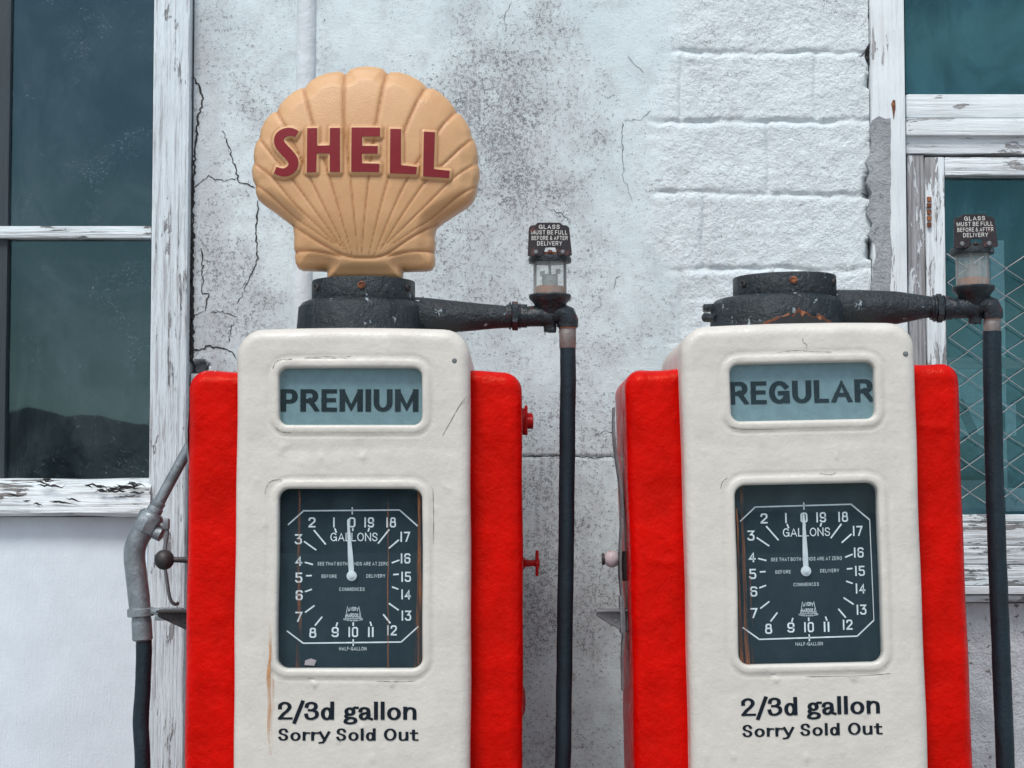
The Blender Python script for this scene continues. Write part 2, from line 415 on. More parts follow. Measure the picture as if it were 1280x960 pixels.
def m_ground():
    t = NT('forecourt_concrete'); n = t.noise(6, 8, .7)
    c = t.mix(t.ramp(n, .3, .7), (.20, .20, .195), (.30, .295, .285))
    return t.done(c, .9, t.bump(t.noise(120, 5), .003))
M['ground'] = m_ground()

# ---------------------------------------------------------------- helpers: lettering (own stroke alphabet)
def ell(a0, a1, cx=.5, cy=.5, rx=.5, ry=.5, n=20, p=1.0):
    o = []
    for k in range(n + 1):
        a = R(a0 + (a1 - a0) * k / n); c, s = math.cos(a), math.sin(a)
        o.append((cx + rx * math.copysign(abs(c) ** p, c), cy + ry * math.copysign(abs(s) ** p, s)))
    return o
S_PTS = [(.95, .80), (.78, .96), (.5, 1), (.2, .95), (.05, .77), (.17, .60), (.5, .51), (.84, .41), (.97, .23), (.8, .04), (.5, 0), (.2, .04), (.02, .2)]
def bowl(y0, y1, x1=1.0): return [(0, y1)] + ell(90, -90, x1 - .38, (y0 + y1) / 2, .38, (y1 - y0) / 2, 12) + [(0, y0)]
CAPS = {
 'A': (.80, [[(0, 0), (.5, 1), (1, 0)], [(.2, .30), (.8, .30)]]),
 'B': (.68, [[(0, 0), (0, 1)], bowl(.53, 1, .93), bowl(0, .53)]),
 'C': (.76, [ell(42, 318)]), 'D': (.74, [[(0, 0), (0, 1)], [(0, 1)] + ell(90, -90, .5, .5, .5, .5) + [(0, 0)]]),
 'E': (.62, [[(1, 1), (0, 1), (0, 0), (1, 0)], [(0, .52), (.9, .52)]]),
 'F': (.60, [[(1, 1), (0, 1), (0, 0)], [(0, .5), (.88, .5)]]),
 'G': (.80, [ell(42, 325), [(.58, .46), (1, .46), (1, .02)]]),
 'H': (.74, [[(0, 0), (0, 1)], [(1, 0), (1, 1)], [(0, .52), (1, .52)]]),
 'I': (.0, [[(.5, 0), (.5, 1)]]),
 'L': (.58, [[(0, 1), (0, 0), (1, 0)]]),
 'M': (.92, [[(0, 0), (0, 1)], [(1, 0), (1, 1)], [(.02, 1), (.5, .04), (.98, 1)]]),
 'N': (.74, [[(0, 0), (0, 1)], [(1, 0), (1, 1)], [(.02, 1), (.98, 0)]]),
 'O': (.82, [ell(0, 360, n=28)[:-1] + ['c']]),
 'P': (.68, [[(0, 0), (0, 1)], bowl(.44, 1)]),
 'R': (.72, [[(0, 0), (0, 1)], bowl(.47, 1, .97), [(.55, .47), (1.0, 0)]]),
 'S': (.68, [spline(S_PTS, 4)]), 'T': (.66, [[(0, 1), (1, 1)], [(.5, 1), (.5, 0)]]),
 'U': (.74, [[(0, 1)] + ell(180, 360, .5, .36, .5, .36, 14) + [(1, 1)]]),
 'V': (.76, [[(0, 1), (.5, 0), (1, 1)]]), 'Y': (.74, [[(0, 1), (.5, .45), (1, 1)], [(.5, .45), (.5, 0)]]),
 'Z': (.66, [[(0, 1), (1, 1), (0, 0), (1, 0)]]), '-': (.34, [[(0, .42), (1, .42)]]),
 '&': (.74, [spline([(1, 0), (.28, .70), (.26, .90), (.44, 1), (.62, .9), (.55, .7), (.08, .34), (.08, .1), (.35, 0), (.68, .1), (.92, .46)], 4)]),
 ' ': (.30, []),
}
DIG = {
 '0': (.62, [[(0, .13), (.2, 0), (.8, 0), (1, .13), (1, .87), (.8, 1), (.2, 1), (0, .87), 'c']]),
 '1': (.0, [[(.5, 0), (.5, 1)]]),
 '2': (.62, [[(0, .80), (.03, .92), (.2, 1), (.8, 1), (1, .88), (1, .62), (0, .06), (0, 0), (1, 0)]]),
 '3': (.62, [[(0, 1), (1, 1), (.45, .6), (.8, .58), (1, .45), (1, .13), (.8, 0), (.18, 0), (0, .12)]]),
 '4': (.64, [[(.72, 0), (.72, 1), (0, .28), (1, .28)]]),
 '5': (.62, [[(.95, 1), (.05, 1), (.05, .58), (.8, .58), (1, .45), (1, .13), (.8, 0), (.18, 0), (0, .12)]]),
 '6': (.62, [[(.98, .9), (.8, 1), (.2, 1), (0, .87), (0, .13), (.2, 0), (.8, 0), (1, .13), (1, .44), (.8, .56), (0, .54)]]),
 '7': (.62, [[(0, 1), (1, 1), (.35, 0)]]),
 '8': (.62, [[(.1, .55), (.08, .9), (.25, 1), (.75, 1), (.92, .9), (.9, .55), 'c'], [(0, .12), (.2, 0), (.8, 0), (1, .12), (1, .42), (.85, .55), (.15, .55), (0, .42), 'c']]),
 '9': (.62, [[(.02, .1), (.2, 0), (.8, 0), (1, .13), (1, .87), (.8, 1), (.2, 1), (0, .87), (0, .56), (.2, .44), (1, .46)]]),
}
XH = .665
LOW = {   # skeletons in cap heights for a stroke .2 wide on the stems
 'o': (.70, [ell(0, 360, .35, .34, .235, .29, 26)[:-1] + ['c']]),
 'n': (.70, [[(.12, .07), (.12, XH)], spline([(.12, .42), (.2, .58), (.36, .645), (.51, .58), (.555, .42), (.555, .2), (.555, .07)], 4)]),
 'u': (.70, [spline([(.12, XH), (.12, .4), (.13, .2), (.2, .07), (.33, .05), (.48, .12), (.555, .28)], 4), [(.555, .07), (.555, XH)]]),
 'r': (.47, [[(.12, .07), (.12, XH)], spline([(.12, .40), (.18, .55), (.28, .63), (.42, .62)], 4)]),
 'd': (.70, [ell(0, 360, .31, .34, .19, .29, 22)[:-1] + ['c'], [(.555, .07), (.555, .94)]]),
 'l': (.26, [[(.13, .07), (.13, .94)]]),
 'a': (.64, [spline([(.10, .49), (.15, .60), (.3, .645), (.44, .58), (.47, .44), (.47, .25), (.47, .12), (.58, .06)], 4),
             spline([(.47, .38), (.3, .36), (.14, .28), (.12, .14), (.22, .05), (.36, .08), (.47, .22)], 4)]),
 'g': (.62, [ell(0, 360, .28, .45, .17, .175, 20)[:-1] + ['c'], [(.42, .58), (.50, .66), (.60, .66)],
             spline([(.17, .30), (.10, .20), (.18, .115), (.40, .10), (.53, .02), (.50, -.13), (.28, -.19), (.08, -.13), (.10, -.01), (.18, .06)], 4)]),
 'y': (.60, [[(.06, XH), (.33, .06)], [(.60, XH), (.32, .02), (.24, -.14), (.05, -.17)]]),
 't': (.46, [spline([(.20, .84), (.20, .5), (.20, .2), (.24, .08), (.42, .06)], 4), [(.06, .62), (.40, .62)]]),
 '2': (.68, [spline([(.10, .64), (.12, .82), (.3, .93), (.48, .87), (.55, .70), (.44, .50), (.26, .32), (.12, .12)], 4), [(.10, .08), (.60, .08)]]),
 '3': (.68, [spline([(.10, .74), (.15, .87), (.32, .93), (.50, .85), (.51, .65), (.36, .535), (.25, .53)], 4),
             spline([(.25, .53), (.38, .52), (.56, .42), (.56, .2), (.36, .06), (.15, .10), (.08, .27)], 4)]),
 '/': (.46, [[(.05, -.12), (.42, .98)]]),
 'S': (.70, [[(x * .46 + .12, y * .86 + .07) for x, y in spline(S_PTS, 4)]]),
 'O': (.86, [ell(0, 360, .43, .5, .31, .43, 28)[:-1] + ['c']]),
 ' ': (.30, []),
}
def stroke_quads(pts, tv, th, closed, ylim=None, ext=True):
    pts = [Vector(p) for p in pts]; n = len(pts)
    if not closed and ext:
        for i, j in ((0, 1), (-1, -2)):
            dd = (pts[i] - pts[j]).normalized(); pts[i] = pts[i] + dd * .5 * (th * abs(dd.y) + tv * abs(dd.x))
    out = []
    for i in range(n):
        a = pts[i] - pts[i - 1] if (i or closed) else pts[1] - pts[0]
        b = pts[(i + 1) % n] - pts[i] if (i < n - 1 or closed) else a
        a = a.normalized(); b = b.normalized(); t = (a + b)
        t = t.normalized() if t.length > 1e-6 else a
        nr = Vector((-t.y, t.x)); c = max(.5, nr.dot(Vector((-a.y, a.x))))
        h = .5 * math.hypot(tv * Vector((-a.y, a.x)).x, th * Vector((-a.y, a.x)).y); h2 = .5 * math.hypot(tv * b.y, th * b.x)
        h = (h + h2) / 2 / c
        q = [pts[i] + nr * h, pts[i] - nr * h]
        if ylim:
            for p in q: p.y = min(max(p.y, ylim[0]), ylim[1])
        out += q
    m = n if closed else n - 1
    return out, [(2 * i, 2 * i + 1, (2 * i + 3) % (2 * n), (2 * i + 2) % (2 * n)) for i in range(m)]
def lay(text, font, tv, th, gap):
    """-> list of (verts2d, faces) in cap heights, and the total width"""
    res = []; x = 0
    for ch in text:
        wd, strokes = font[ch]
        if font is LOW:
            for s in strokes:
                cl = s[-1] == 'c'; s = s[:-1] if cl else s
                v, f = stroke_quads([(p[0] + x, p[1]) for p in s], tv, th, cl); res.append((v, f))
            x += wd + gap
        else:
            full = wd + tv if (wd > 0 or ch == 'I' or ch == '1') else wd
            if ch == ' ': x += wd; continue
            if wd: full = max(wd, tv * 1.2)
            for s in strokes:
                cl = s[-1] == 'c'; s = s[:-1] if cl else s
                mp = [(x + tv / 2 + p[0] * (full - tv), th / 2 + p[1] * (1 - th)) for p in s]
                v, f = stroke_quads(mp, tv, th, cl, (0, 1)); res.append((v, f))
            x += full + gap
    return res, x - gap
def text_into(mb, text, font, x0, x1, zb, cap, y, tv=.15, th=None, gap=.1, dy=.00006, warp=None):
    """lettering from x0 to x1 on baseline zb at depth y (facing -Y)"""
    res, wd = lay(text, font, tv, th or tv, gap); k = (x1 - x0) / wd
    for i, (v, f) in enumerate(res):
        P = []
        for p in v:
            X, Z = x0 + p.x * k, zb + p.y * cap
            if warp: X, Z = warp(X, Z)
            P.append((X, y - dy * (i % 7), Z))
        mb.add(P, f)

# ---------------------------------------------------------------- helpers: pressed-metal shells
def cdt_sheet(loops, pts, keep):
    """triangulate 2-D: loops = closed constraint loops, pts = free points, keep(centroids) -> mask"""
    V = []; E = []
    for lp in loops:
        b = len(V); V += [Vector((p[0], p[1])) for p in lp]; n = len(lp)
        E += [(b + i, b + (i + 1) % n) for i in range(n)]
    V += [Vector((p[0], p[1])) for p in pts]
    vo, _, fo, _, _, _ = delaunay_2d_cdt(V, E, [], 0, 1e-7)
    P = np.array([(v.x, v.y) for v in vo]); Fc = np.array([f for f in fo if len(f) == 3])
    m = keep(P[Fc].mean(1)); return P, Fc[m]
def grid_pts(x0, x1, z0, z1, step):
    xs = np.arange(x0, x1, step); zs = np.arange(z0, z1, step)
    G = np.stack(np.meshgrid(xs, zs), -1).reshape(-1, 2)
    G[:, 0] += (np.arange(len(G)) * 7919 % 101 / 101 - .5) * step * .3
    return G
def shell(name, rect, rad, yf, yb, bev, mat, parent, openings=(), lip=.02, disp=None, warp=None, zfine=None, step=.004, taper=0):
    """a pressed sheet-metal housing: rounded outline, rolled front edge, rimmed openings, dents"""
    x0, z0, x1, z1 = rect
    offs = [0, bev * .04, bev * .14, bev * .3, bev * .5, bev * .75, bev * 1.0]
    loops = [densify(rrect(x0, z0, x1, z1, rad, 8, o), .012) for o in offs]
    ol = []
    for (a, b, c, e, rr) in openings:
        for o in (0, -.0012, -.003, -.0055, -.0085, -.012, -.016, -.020):
            ol.append(densify(rrect(a, b, c, e, rr, 6, o), .006))
    zf = zfine if zfine is not None else z0
    G = grid_pts(x0 + bev * 1.15, x1 - bev * 1.15, zf, z1 - bev * 1.15, step)
    if zf > z0: G = np.vstack([G, grid_pts(x0 + bev * 1.15, x1 - bev * 1.15, z0 + bev * 1.2, zf, .03)])
    ok = inside(G, loops[-1]) & (seg_dist(G, loops[-1]) > step * .5)
    for (a, b, c, e, rr) in openings:
        q = rrect(a, b, c, e, rr, 6, -.022); ok &= ~inside(G, q)
    G = G[ok]
    outer = rrect(x0, z0, x1, z1, rad, 8)
    ops = [rrect(a, b, c, e, rr, 6) for a, b, c, e, rr in openings]
    def keep(C):
        m = inside(C, outer)
        for q in ops: m &= ~inside(C, q)
        return m
    P, T = cdt_sheet(loops + ol, G, keep)
    dist = seg_dist(P, outer)
    t = np.clip(1 - dist / bev, 0, 1); Y = bev * (1 - np.sqrt(np.clip(1 - t * t, 0, 1)))
    for q in ops:
        dq = seg_dist(P, q)
        Y -= .0024 * np.exp(-((dq - .0065) / .0064) ** 6) - .0019 * np.exp(-((dq - .0152) / .0014) ** 2)
        Y += .004 * np.exp(-dq / .0012)
    if disp is not None: Y += disp(P[:, 0], P[:, 1]) * np.clip(dist / (bev * .7), .0, 1)
    n = len(P); V = [(p[0], yf + y, p[1]) for p, y in zip(P, Y)]; Fs = [tuple(int(i) for i in tr) for tr in T]
    # orientation towards the viewer
    def find(lp):
        idx = []
        for p in lp:
            dd = (P[:, 0] - p[0]) ** 2 + (P[:, 1] - p[1]) ** 2; idx.append(int(dd.argmin()))
        return idx
    rim = find(loops[0]); m = len(rim); ybs = [yf + bev + .004, (yf + yb) / 2, yb - .012, yb - .003, yb]
    prev = rim
    for k, yy in enumerate(ybs):
        b = len(V); s = [0, 0, 0, .003, .012][k]
        lp = densify(rrect(x0, z0, x1, z1, rad, 8, 0), .012)
        cx, cz = (x0 + x1) / 2, (z0 + z1) / 2
        for (x, z) in lp: V.append((x - math.copysign(min(s, abs(x - cx)), x - cx), yy, z - math.copysign(min(s, abs(z - cz)), z - cz)))
        cur = list(range(b, b + m))
        for i in range(m): Fs.append((prev[i], prev[(i + 1) % m], cur[(i + 1) % m], cur[i]))
        prev = cur
    Fs.append(tuple(reversed(prev)))
    for j, q in enumerate(ops):
        lp = densify(rrect(*openings[j][:4], openings[j][4], 6), .006); ii = find(lp); mm = len(ii); b = len(V)
        for (x, z) in lp: V.append((x, yf + lip, z))
        for i in range(mm): Fs.append((ii[i], b + i, b + (i + 1) % mm, ii[(i + 1) % mm]))
    if warp: V = [warp(*v) for v in V]
    o = mesh_obj(name, V, Fs, mat, parent, smooth=180)
    bm = bmesh.new(); bm.from_mesh(o.data); bmesh.ops.recalc_face_normals(bm, faces=bm.faces[:]); bm.to_mesh(o.data); bm.free()
    o.data.set_sharp_from_angle(angle=R(60))
    return o

# ================================================================ SETTING
def structure(o): o['kind'] = 'structure'; return o
g = MB(); g.box((-150, -150, -.3), (150, 60, 0), 0); structure(g.build('ground', M['ground'], smooth=0))

# a wooded hill across the road, behind the viewer: it is seen only mirrored in the window glass
nx, ny = 260, 26; hv = []; hf = []
X = np.linspace(-70, 70, nx)
for j in range(ny):
    v = j / (ny - 1); Yh = -52 - 40 * v
    crest = 1.0 + 4.6 * sstep(4, -16, X) + 1.2 * np.exp(-((X + 19) / 5) ** 2) + 1.3 * fbm(X * .22, X * 0 + .3, 4, 3) + .8 * fbm(X * 1.1, X * 0 + v * 3, 9, 3)
    crest = crest * .70
    hz = crest * min(1, .03 + v * 2.2)
    for x, z in zip(X, hz): hv.append((x, Yh, float(max(z, .02)) + .5 * float(fbm(np.array([x * .9]), np.array([Yh * .9]), 3, 3)[0]) * min(1, v * 6)))
for j in range(ny - 1):
    for i in range(nx - 1): a = j * nx + i; hf.append((a, a + nx, a + nx + 1, a + 1))
structure(mesh_obj('hill', hv, hf, M['hill'], smooth=180))

# ---------------------------------------------------------------- the garage building
YW = .60                                   # wall face
build = thing('garage_building', 'old whitewashed block garage wall with timber windows behind the two fuel pumps', 'building', (0, YW, 0))
xl, xr = W(238.5, 480, YW).x, W(1089, 480, YW).x
def px_of(x, z, Y=YW):                    # inverse of W, on arrays
    dy = Y - CAM.y; dz = z - CAM.z
    b = (dz * CP - dy * SP); c = dy * CP + dz * SP
    return 640 + F * (x - CAM.x) / c, 480 - F * b / c
zt, zb_ = 2.46, .90; st = .003
xs = np.arange(xl, xr + st * .5, st); zs = np.arange(zb_, zt + st * .5, st)
GX, GZ = np.meshgrid(xs, zs); PX, PY = px_of(GX, GZ)
def gl(y, c, wd): return np.exp(-((y - c) / wd) ** 2)
wob = 9 * fbm(PX / 60, PY / 60, 3, 3) + 7 * fbm(PX / 14, PY / 14, 6, 3); wob2 = 9 * fbm(PX / 50, PY / 50, 13, 3)
edge = 812 + 36 * fbm(PY / 55, PY * 0 + 2.2, 21, 4) + 25 * sstep(170, 60, PY) + 35 * sstep(300, 345, PY)
blk = sstep(edge - 14, edge + 22, PX) * sstep(1180, 1085, PX)
Hh = .003 * fbm(GX * 5, GZ * 5, 2, 5) + .0022 * fbm(GX * 28, GZ * 28, 5, 4)
Hh += blk * (.007 * fbm(GX * 22, GZ * 22, 8, 4) + .0035 * fbm(GX * 90, GZ * 90, 18, 2) + .004)
for c in (-25, 66, 152, 243, 337, 430, 522, 614, 706, 798):
    grv = gl(PY + wob, c, 3.4); lip = gl(PY + wob, c + 8, 6); fade = sstep(.25, .6, fbm(PX / 45, PY * 0 + c, 31, 3) + .55)
    fade = (.45 + .55 * fade) * (.6 + .4 * sstep(-.12, .12, fbm(PX / 22, PY * 0 + c, 33, 3)))
    Hh += blk * fade * (-.0078 * grv + .0010 * lip)
for c, a, b in ((852, 66, 152), (790, 152, 243), (960, 152, 243), (880, 243, 337), (850, 337, 430), (965, 337, 430), (1020, 66, 152)):
    Hh += blk * sstep(a - 2, a + 6, PY) * sstep(b + 2, b - 6, PY) * (-.0060 * gl(PX + wob2, c, 3.6) + .0010 * gl(PX + wob2, c + 8, 5))
Hh += .0055 * gl(PX, edge, 8) * sstep(100, 135, PY) * sstep(345, 250, PY) * (.3 + fbm(PY / 20, PX / 40, 44, 2))
lowcr = 571 + 4 * fbm(PX / 30, PX * 0, 50, 3)
Hh += -.004 * gl(PY, lowcr, 1.6) * sstep(640, 660, PX)
# crumbled hole at the left corner and along the right edge
rag = sstep(.0, .10, fbm(PY / 26, PY * 0 + 7, 61, 4) + .05)
Hh += -.03 * sstep(1077 + 12 * fbm(PY / 14, PY * 0, 62, 3), 1092, PX) * rag * sstep(380, 340, PY)
Hh += -.05 * sstep(.55, .8, gl(PX, 246, 20) * gl(PY, 458, 12) + .6 * fbm(PX / 8, PY / 8, 70, 3))
dirt = .44 + .75 * fbm(PX / 110, PY / 110, 80, 4) + .6 * fbm(PX / 34, PY / 34, 84, 4) + .30 * gl(PX, 650, 120) * gl(PY, 250, 130) + .35 * gl(PX, 690, 110) * gl(PY, 740, 260) \
    + .3 * gl(PX, 300, 70) * gl(PY, 400, 130) + .35 * gl(PX, 600, 60) * gl(PY, 150, 90) - .30 * blk - .25 * gl(PX, 800, 60) * gl(PY, 110, 90) - .3 * gl(PX, 470, 120) * sstep(120, 0, PY)
dirt += .25 * gl(PX, 382, 10) * sstep(200, 120, PY) * 0
dirt = np.clip(dirt, 0, 1)
warm = np.clip(.55 * sstep(292, 268, PX + 14 * fbm(PY / 50, PX / 30, 90, 3)) * (.75 + 1.2 * fbm(PX / 25, PY / 60, 91, 4)) + .35 * gl(PX, 300, 70) * gl(PY, 420, 90)
               + .28 * gl(PX, 650, 70) * gl(PY, 220, 110) + .35 * fbm(PX / 70, PY / 70, 92, 4), 0, 1)
nX, nZ = len(xs), len(zs)
V = np.stack([GX, YW - Hh, GZ], -1).reshape(-1, 3)
idx = np.arange(nX * nZ).reshape(nZ, nX)
Q = np.stack([idx[:-1, :-1], idx[:-1, 1:], idx[1:, 1:], idx[1:, :-1]], -1).reshape(-1, 4)
extra = MB()                                             # reveals, the rest of the pier and the wall beyond the windows
for a, b, c, e in ((xl, 0, xr, zb_), (xl, zt, xr, 3.3), (-4.2, 0, W(-620, 480, YW).x, 3.3), (W(1930, 480, YW).x, 0, 4.2, 3.3),
                   (W(-620, 480, YW).x, 2.75, xl, 3.3), (xr, 2.75, W(1930, 480, YW).x, 3.3)):
    extra.box((a, YW, b), (c, YW + .2, e), 0)
for xx, sgn in ((xl, 1), (xr, -1)):
    n0 = len(zs); col = 0 if sgn > 0 else -1
    vv = [(xx, YW - Hh[j, col], zs[j]) for j in range(n0)] + [(xx, YW + .2, zs[j]) for j in range(n0)]
    extra.add(vv, [((j, j + 1, n0 + j + 1, n0 + j) if sgn < 0 else (j, n0 + j, n0 + j + 1, j + 1)) for j in range(n0 - 1)])
def wall_y(x, z):
    i = min(max(int(round((x - xl) / st)), 0), nX - 1); j = min(max(int(round((z - zb_) / st)), 0), nZ - 1)
    return YW - float(Hh[max(j - 1, 0):j + 2, max(i - 1, 0):i + 2].max()) - .0009
extra_wall = (extra.v, extra.f)
crk = MB()
def crack(pts, w0, w1=None, jit=1.6, seed=0):
    w1 = w1 or w0; rnd = random.Random(seed + int(pts[0][0] * 7 + pts[0][1]))
    fine = []
    for a, b in zip(pts[:-1], pts[1:]):
        n = max(2, int(math.hypot(b[0] - a[0], b[1] - a[1]) / 3.2))
        for k in range(n): fine.append((a[0] + (b[0] - a[0]) * k / n + rnd.uniform(-jit, jit), a[1] + (b[1] - a[1]) * k / n + rnd.uniform(-jit, jit)))
    fine.append(pts[-1]); n = len(fine); P = [W(x, y, YW) for x, y in fine]
    wd = [(w0 + (w1 - w0) * i / n) / 683 * rnd.uniform(.45, 1.3) for i in range(n)]; wd[0] *= .3; wd[-1] *= .2
    crk.strip([(p.x, p.z) for p in P], wd, wall_y)
crack([(240, 96), (246, 103), (254, 122), (248, 145), (244, 188), (241.5, 239), (241, 299), (240, 316), (240, 359), (240, 445)], 2.2, 4)
crack([(240.5, 290), (240, 330), (239.8, 380), (240, 455)], 3, 6)
crack([(278, 162), (290, 197), (299, 227), (319, 235)], 1.4, 1.8)
crack([(241, 235), (260, 220), (280, 227), (299, 222)], 1.3, .8)
crack([(322.5, 250), (320.5, 299), (322.5, 325), (305, 363), (297, 380)], 2.2, .8)
crack([(252, 312), (254, 350), (252, 368), (260, 368), (256, 389)], 1.8, 1.4)
crack([(241, 438), (262, 433), (284, 436), (290, 440), (296, 449)], 2.2, 1.2)
crack([(292, 402), (286, 427)], 1.3); crack([(262, 390), (275, 389), (297, 396)], 1, .8); crack([(240, 395), (256, 389)], 1.3, .8)
crack([(779, 152), (778, 190), (779, 223), (788, 242), (790, 252)], .8, .4); crack([(813, 139), (802, 149), (779, 152)], .8, .5)
crack([(783, 70), (805, 91)], .6, .4); crack([(602, 139), (618, 128), (634, 122)], .7, .4); crack([(640, 0), (630, 20), (632, 40)], .5, .4)
crack([(655, 571), (700, 570), (740, 572), (785, 571)], 1.5, 1.2, .8); crack([(745, 545), (757, 538), (772, 545)], 1, .7)
crack([(690, 262), (704, 268), (710, 276)], .9, .5); crack([(775, 345), (770, 350), (765, 362)], .7, .4)
crack([(1089, 0), (1087, 20), (1090, 42), (1083, 70), (1088, 85)], 3.5, 5); crack([(1091, 75), (1090, 105), (1091, 138)], 5, 2.5); crack([(1072, 72), (1083, 66), (1092, 78)], 1.4, 1)
crack([(1076, 243), (1086, 246)], 2.2, 1.5); crack([(1085, 300), (1092, 340), (1088, 372)], 1.2, .8)
nv = len(V); allv = V.tolist() + list(extra.v) + list(crk.v)
allf = Q.tolist() + [[i + nv for i in f] for f in extra.f] + [[i + nv + len(extra.v) for i in f] for f in crk.f]
mi = [0] * (len(Q) + len(extra.f)) + [1] * len(crk.f)
wall = mesh_obj('wall', allv, allf, [M['wall'], M['crack']], None, mi, smooth=50)
for nm, A, dflt in (('dirt', dirt, .35), ('block', blk, 0.), ('warm', warm, .1)):
    at = wall.data.attributes.new(nm, 'FLOAT', 'POINT'); arr = np.full(len(allv), dflt, np.float32); arr[:nv] = A.reshape(-1); at.data.foreach_set('value', arr)
relocal(wall, build)
# bare cement repair beside the right-hand post
cp = MB(); poly = []
for y in range(150, 470, 9): poly.append((1111.5 + random.uniform(-.6, .4), y))
poly = [(1088, 152), (1097, 147), (1105, 151)] + poly
left = [(1085 + random.uniform(-5, 5) + (4 if y > 300 else 0), y) for y in range(464, 156, -13)]
pts = [(W(a, b, YW).x, W(a, b, YW).z) for a, b in poly + left]
cp.prism(pts, YW - .016, YW + .02, 0); cp.jiggle(.004, 60); o = cp.build('cement_patch', M['cement'], smooth=30); relocal(o, build)
# painted conduit running up the wall
pp = MB(); z0, z1 = .0, 3.3; px0 = W(379, 480, YW).x
pp.tube([(px0 + .003 * math.sin(z * 3), YW + .004, z) for z in np.linspace(z0, z1, 40)], .0185, 20)
for zc in (.7, 1.62, 2.62): pp.box((px0 - .034, YW - .03, zc), (px0 + .034, YW + .004, zc + .022), .004)
o = pp.build('conduit', M['pipe']); relocal(o, build); o['label'] = 'white painted vertical pipe clipped to the wall'

def wbox(mb, x0, y0, x1, y1, Yf, Yb, bev=.003):
    a = W(x0, 480, Yf).x; b = W(x1, 480, Yf).x; c = W(640, y0, Yf).z; e = W(640, y1, Yf).z
    mb.box((a, Yf, c), (b, Yb, e), bev); return mb
def wpane(mb, x0, y0, x1, y1, Yf):
    a = W(x0, 480, Yf).x; b = W(x1, 480, Yf).x; c = W(640, y0, Yf).z; e = W(640, y1, Yf).z
    mb.add([(a, Yf, c), (b, Yf, c), (b, Yf, e), (a, Yf, e)], [(0, 1, 2, 3)]); return mb
def sub(mb, name, mat, par): o = mb.build(name, mat); relocal(o, build); o.parent = par; return o
ZB, ZT = 1395, -560                        # ground and head of the joinery, as pixel rows
lw = bpy.data.objects.new('window', None); COL.objects.link(lw); lw.parent = build; lw['label'] = 'tall white timber window with weathered sill over a plain white panel'
m = MB(); wbox(m, 187, ZB, 233, ZT, .572, .70, .004)
sub(m, 'frame_stile', M['stile'], lw)
m = MB(); wbox(m, -600, ZB, -560, ZT, .572, .70, .004); sub(m, 'frame_stile', M['stile'], lw)
m = MB(); wbox(m, -52, ZB, 7, ZT, .606, .70, .003); sub(m, 'shaded_mullion', M['reveal_shade'], lw)  # bar coloured dark in place of the reveal's shade
m = MB(); wbox(m, -560, 297, 187, 288, .595, .66, .002); wbox(m, -560, 288.5, 187, 282.5, .604, .66, .002); m.jiggle(.002, 30, 3); sub(m, 'glazing_bar', M['rail'], lw)
m = MB()
a = W(-560, 480, .56); b = W(189, 480, .56); n = 150; sv = []; sf = []
prof = [(.66, 597), (.600, 598), (.578, 602), (.566, 610), (.563, 625), (.556, 634), (.556, 641), (.562, 645), (.60, 646), (.66, 646)]
for i in range(n + 1):
    x = a.x + (b.x - a.x) * i / n
    for k, (yy, py) in enumerate(prof):
        e = 0 if yy > .59 else .005 * float(fbm(np.array([x * 14 + k * .1]), np.array([k * .9]), 5, 4)[0]); ez = .006 * float(fbm(np.array([x * 9]), np.array([k * .25]), 15, 3)[0])
        sv.append((x, yy + e, W(640, py, yy).z + ez))
K = len(prof); m.add(sv, [(i * K + k, i * K + k + 1, (i + 1) * K + k + 1, (i + 1) * K + k) for i in range(n) for k in range(K - 1)])
m.mi = 1; rnd = random.Random(3)          # flaked-open splits in the sill top, near its right end
for c, y0, ln, cnt in ((160, 608, 22, 16), (120, 605, 12, 6), (70, 602, 18, 5), (30, 622, 22, 3), (90, 628, 24, 3)):
    for k in range(cnt):
        x = c + rnd.uniform(-ln, ln); y = y0 + rnd.uniform(-5, 9); h = rnd.uniform(5, 14)
        P = [W(x + h * t, y + rnd.uniform(-1.3, 1.3) + t * rnd.uniform(-1, 3), .553) for t in (-1, -.6, -.2, .2, .6, 1)]
        m.strip([(p.x, p.z) for p in P], [.0004, .002, .0036, .003, .0018, .0004], .5535 + k * .00012)
m.mi = 0
o = sub(m, 'sill', [M['rail'], M['crack']], lw); o['label'] = 'flaking white sill with split timber at its right end'
m = MB(); wbox(m, -560, ZB, 187, 646, .592, .66, .002); sub(m, 'lower_panel', M['panel'], lw)
m = MB(); wpane(m, 8, 598, 187, 297, .622); sub(m, 'pane', M['pane'], lw)
m = MB(); wpane(m, 8, 288, 187, ZT, .618); sub(m, 'pane', M['pane'], lw)
m = MB(); wpane(m, -560, 598, -52, 297, .622); sub(m, 'pane', M['pane'], lw)
m = MB(); wpane(m, -560, 288, -52, ZT, .618); sub(m, 'pane', M['pane'], lw)

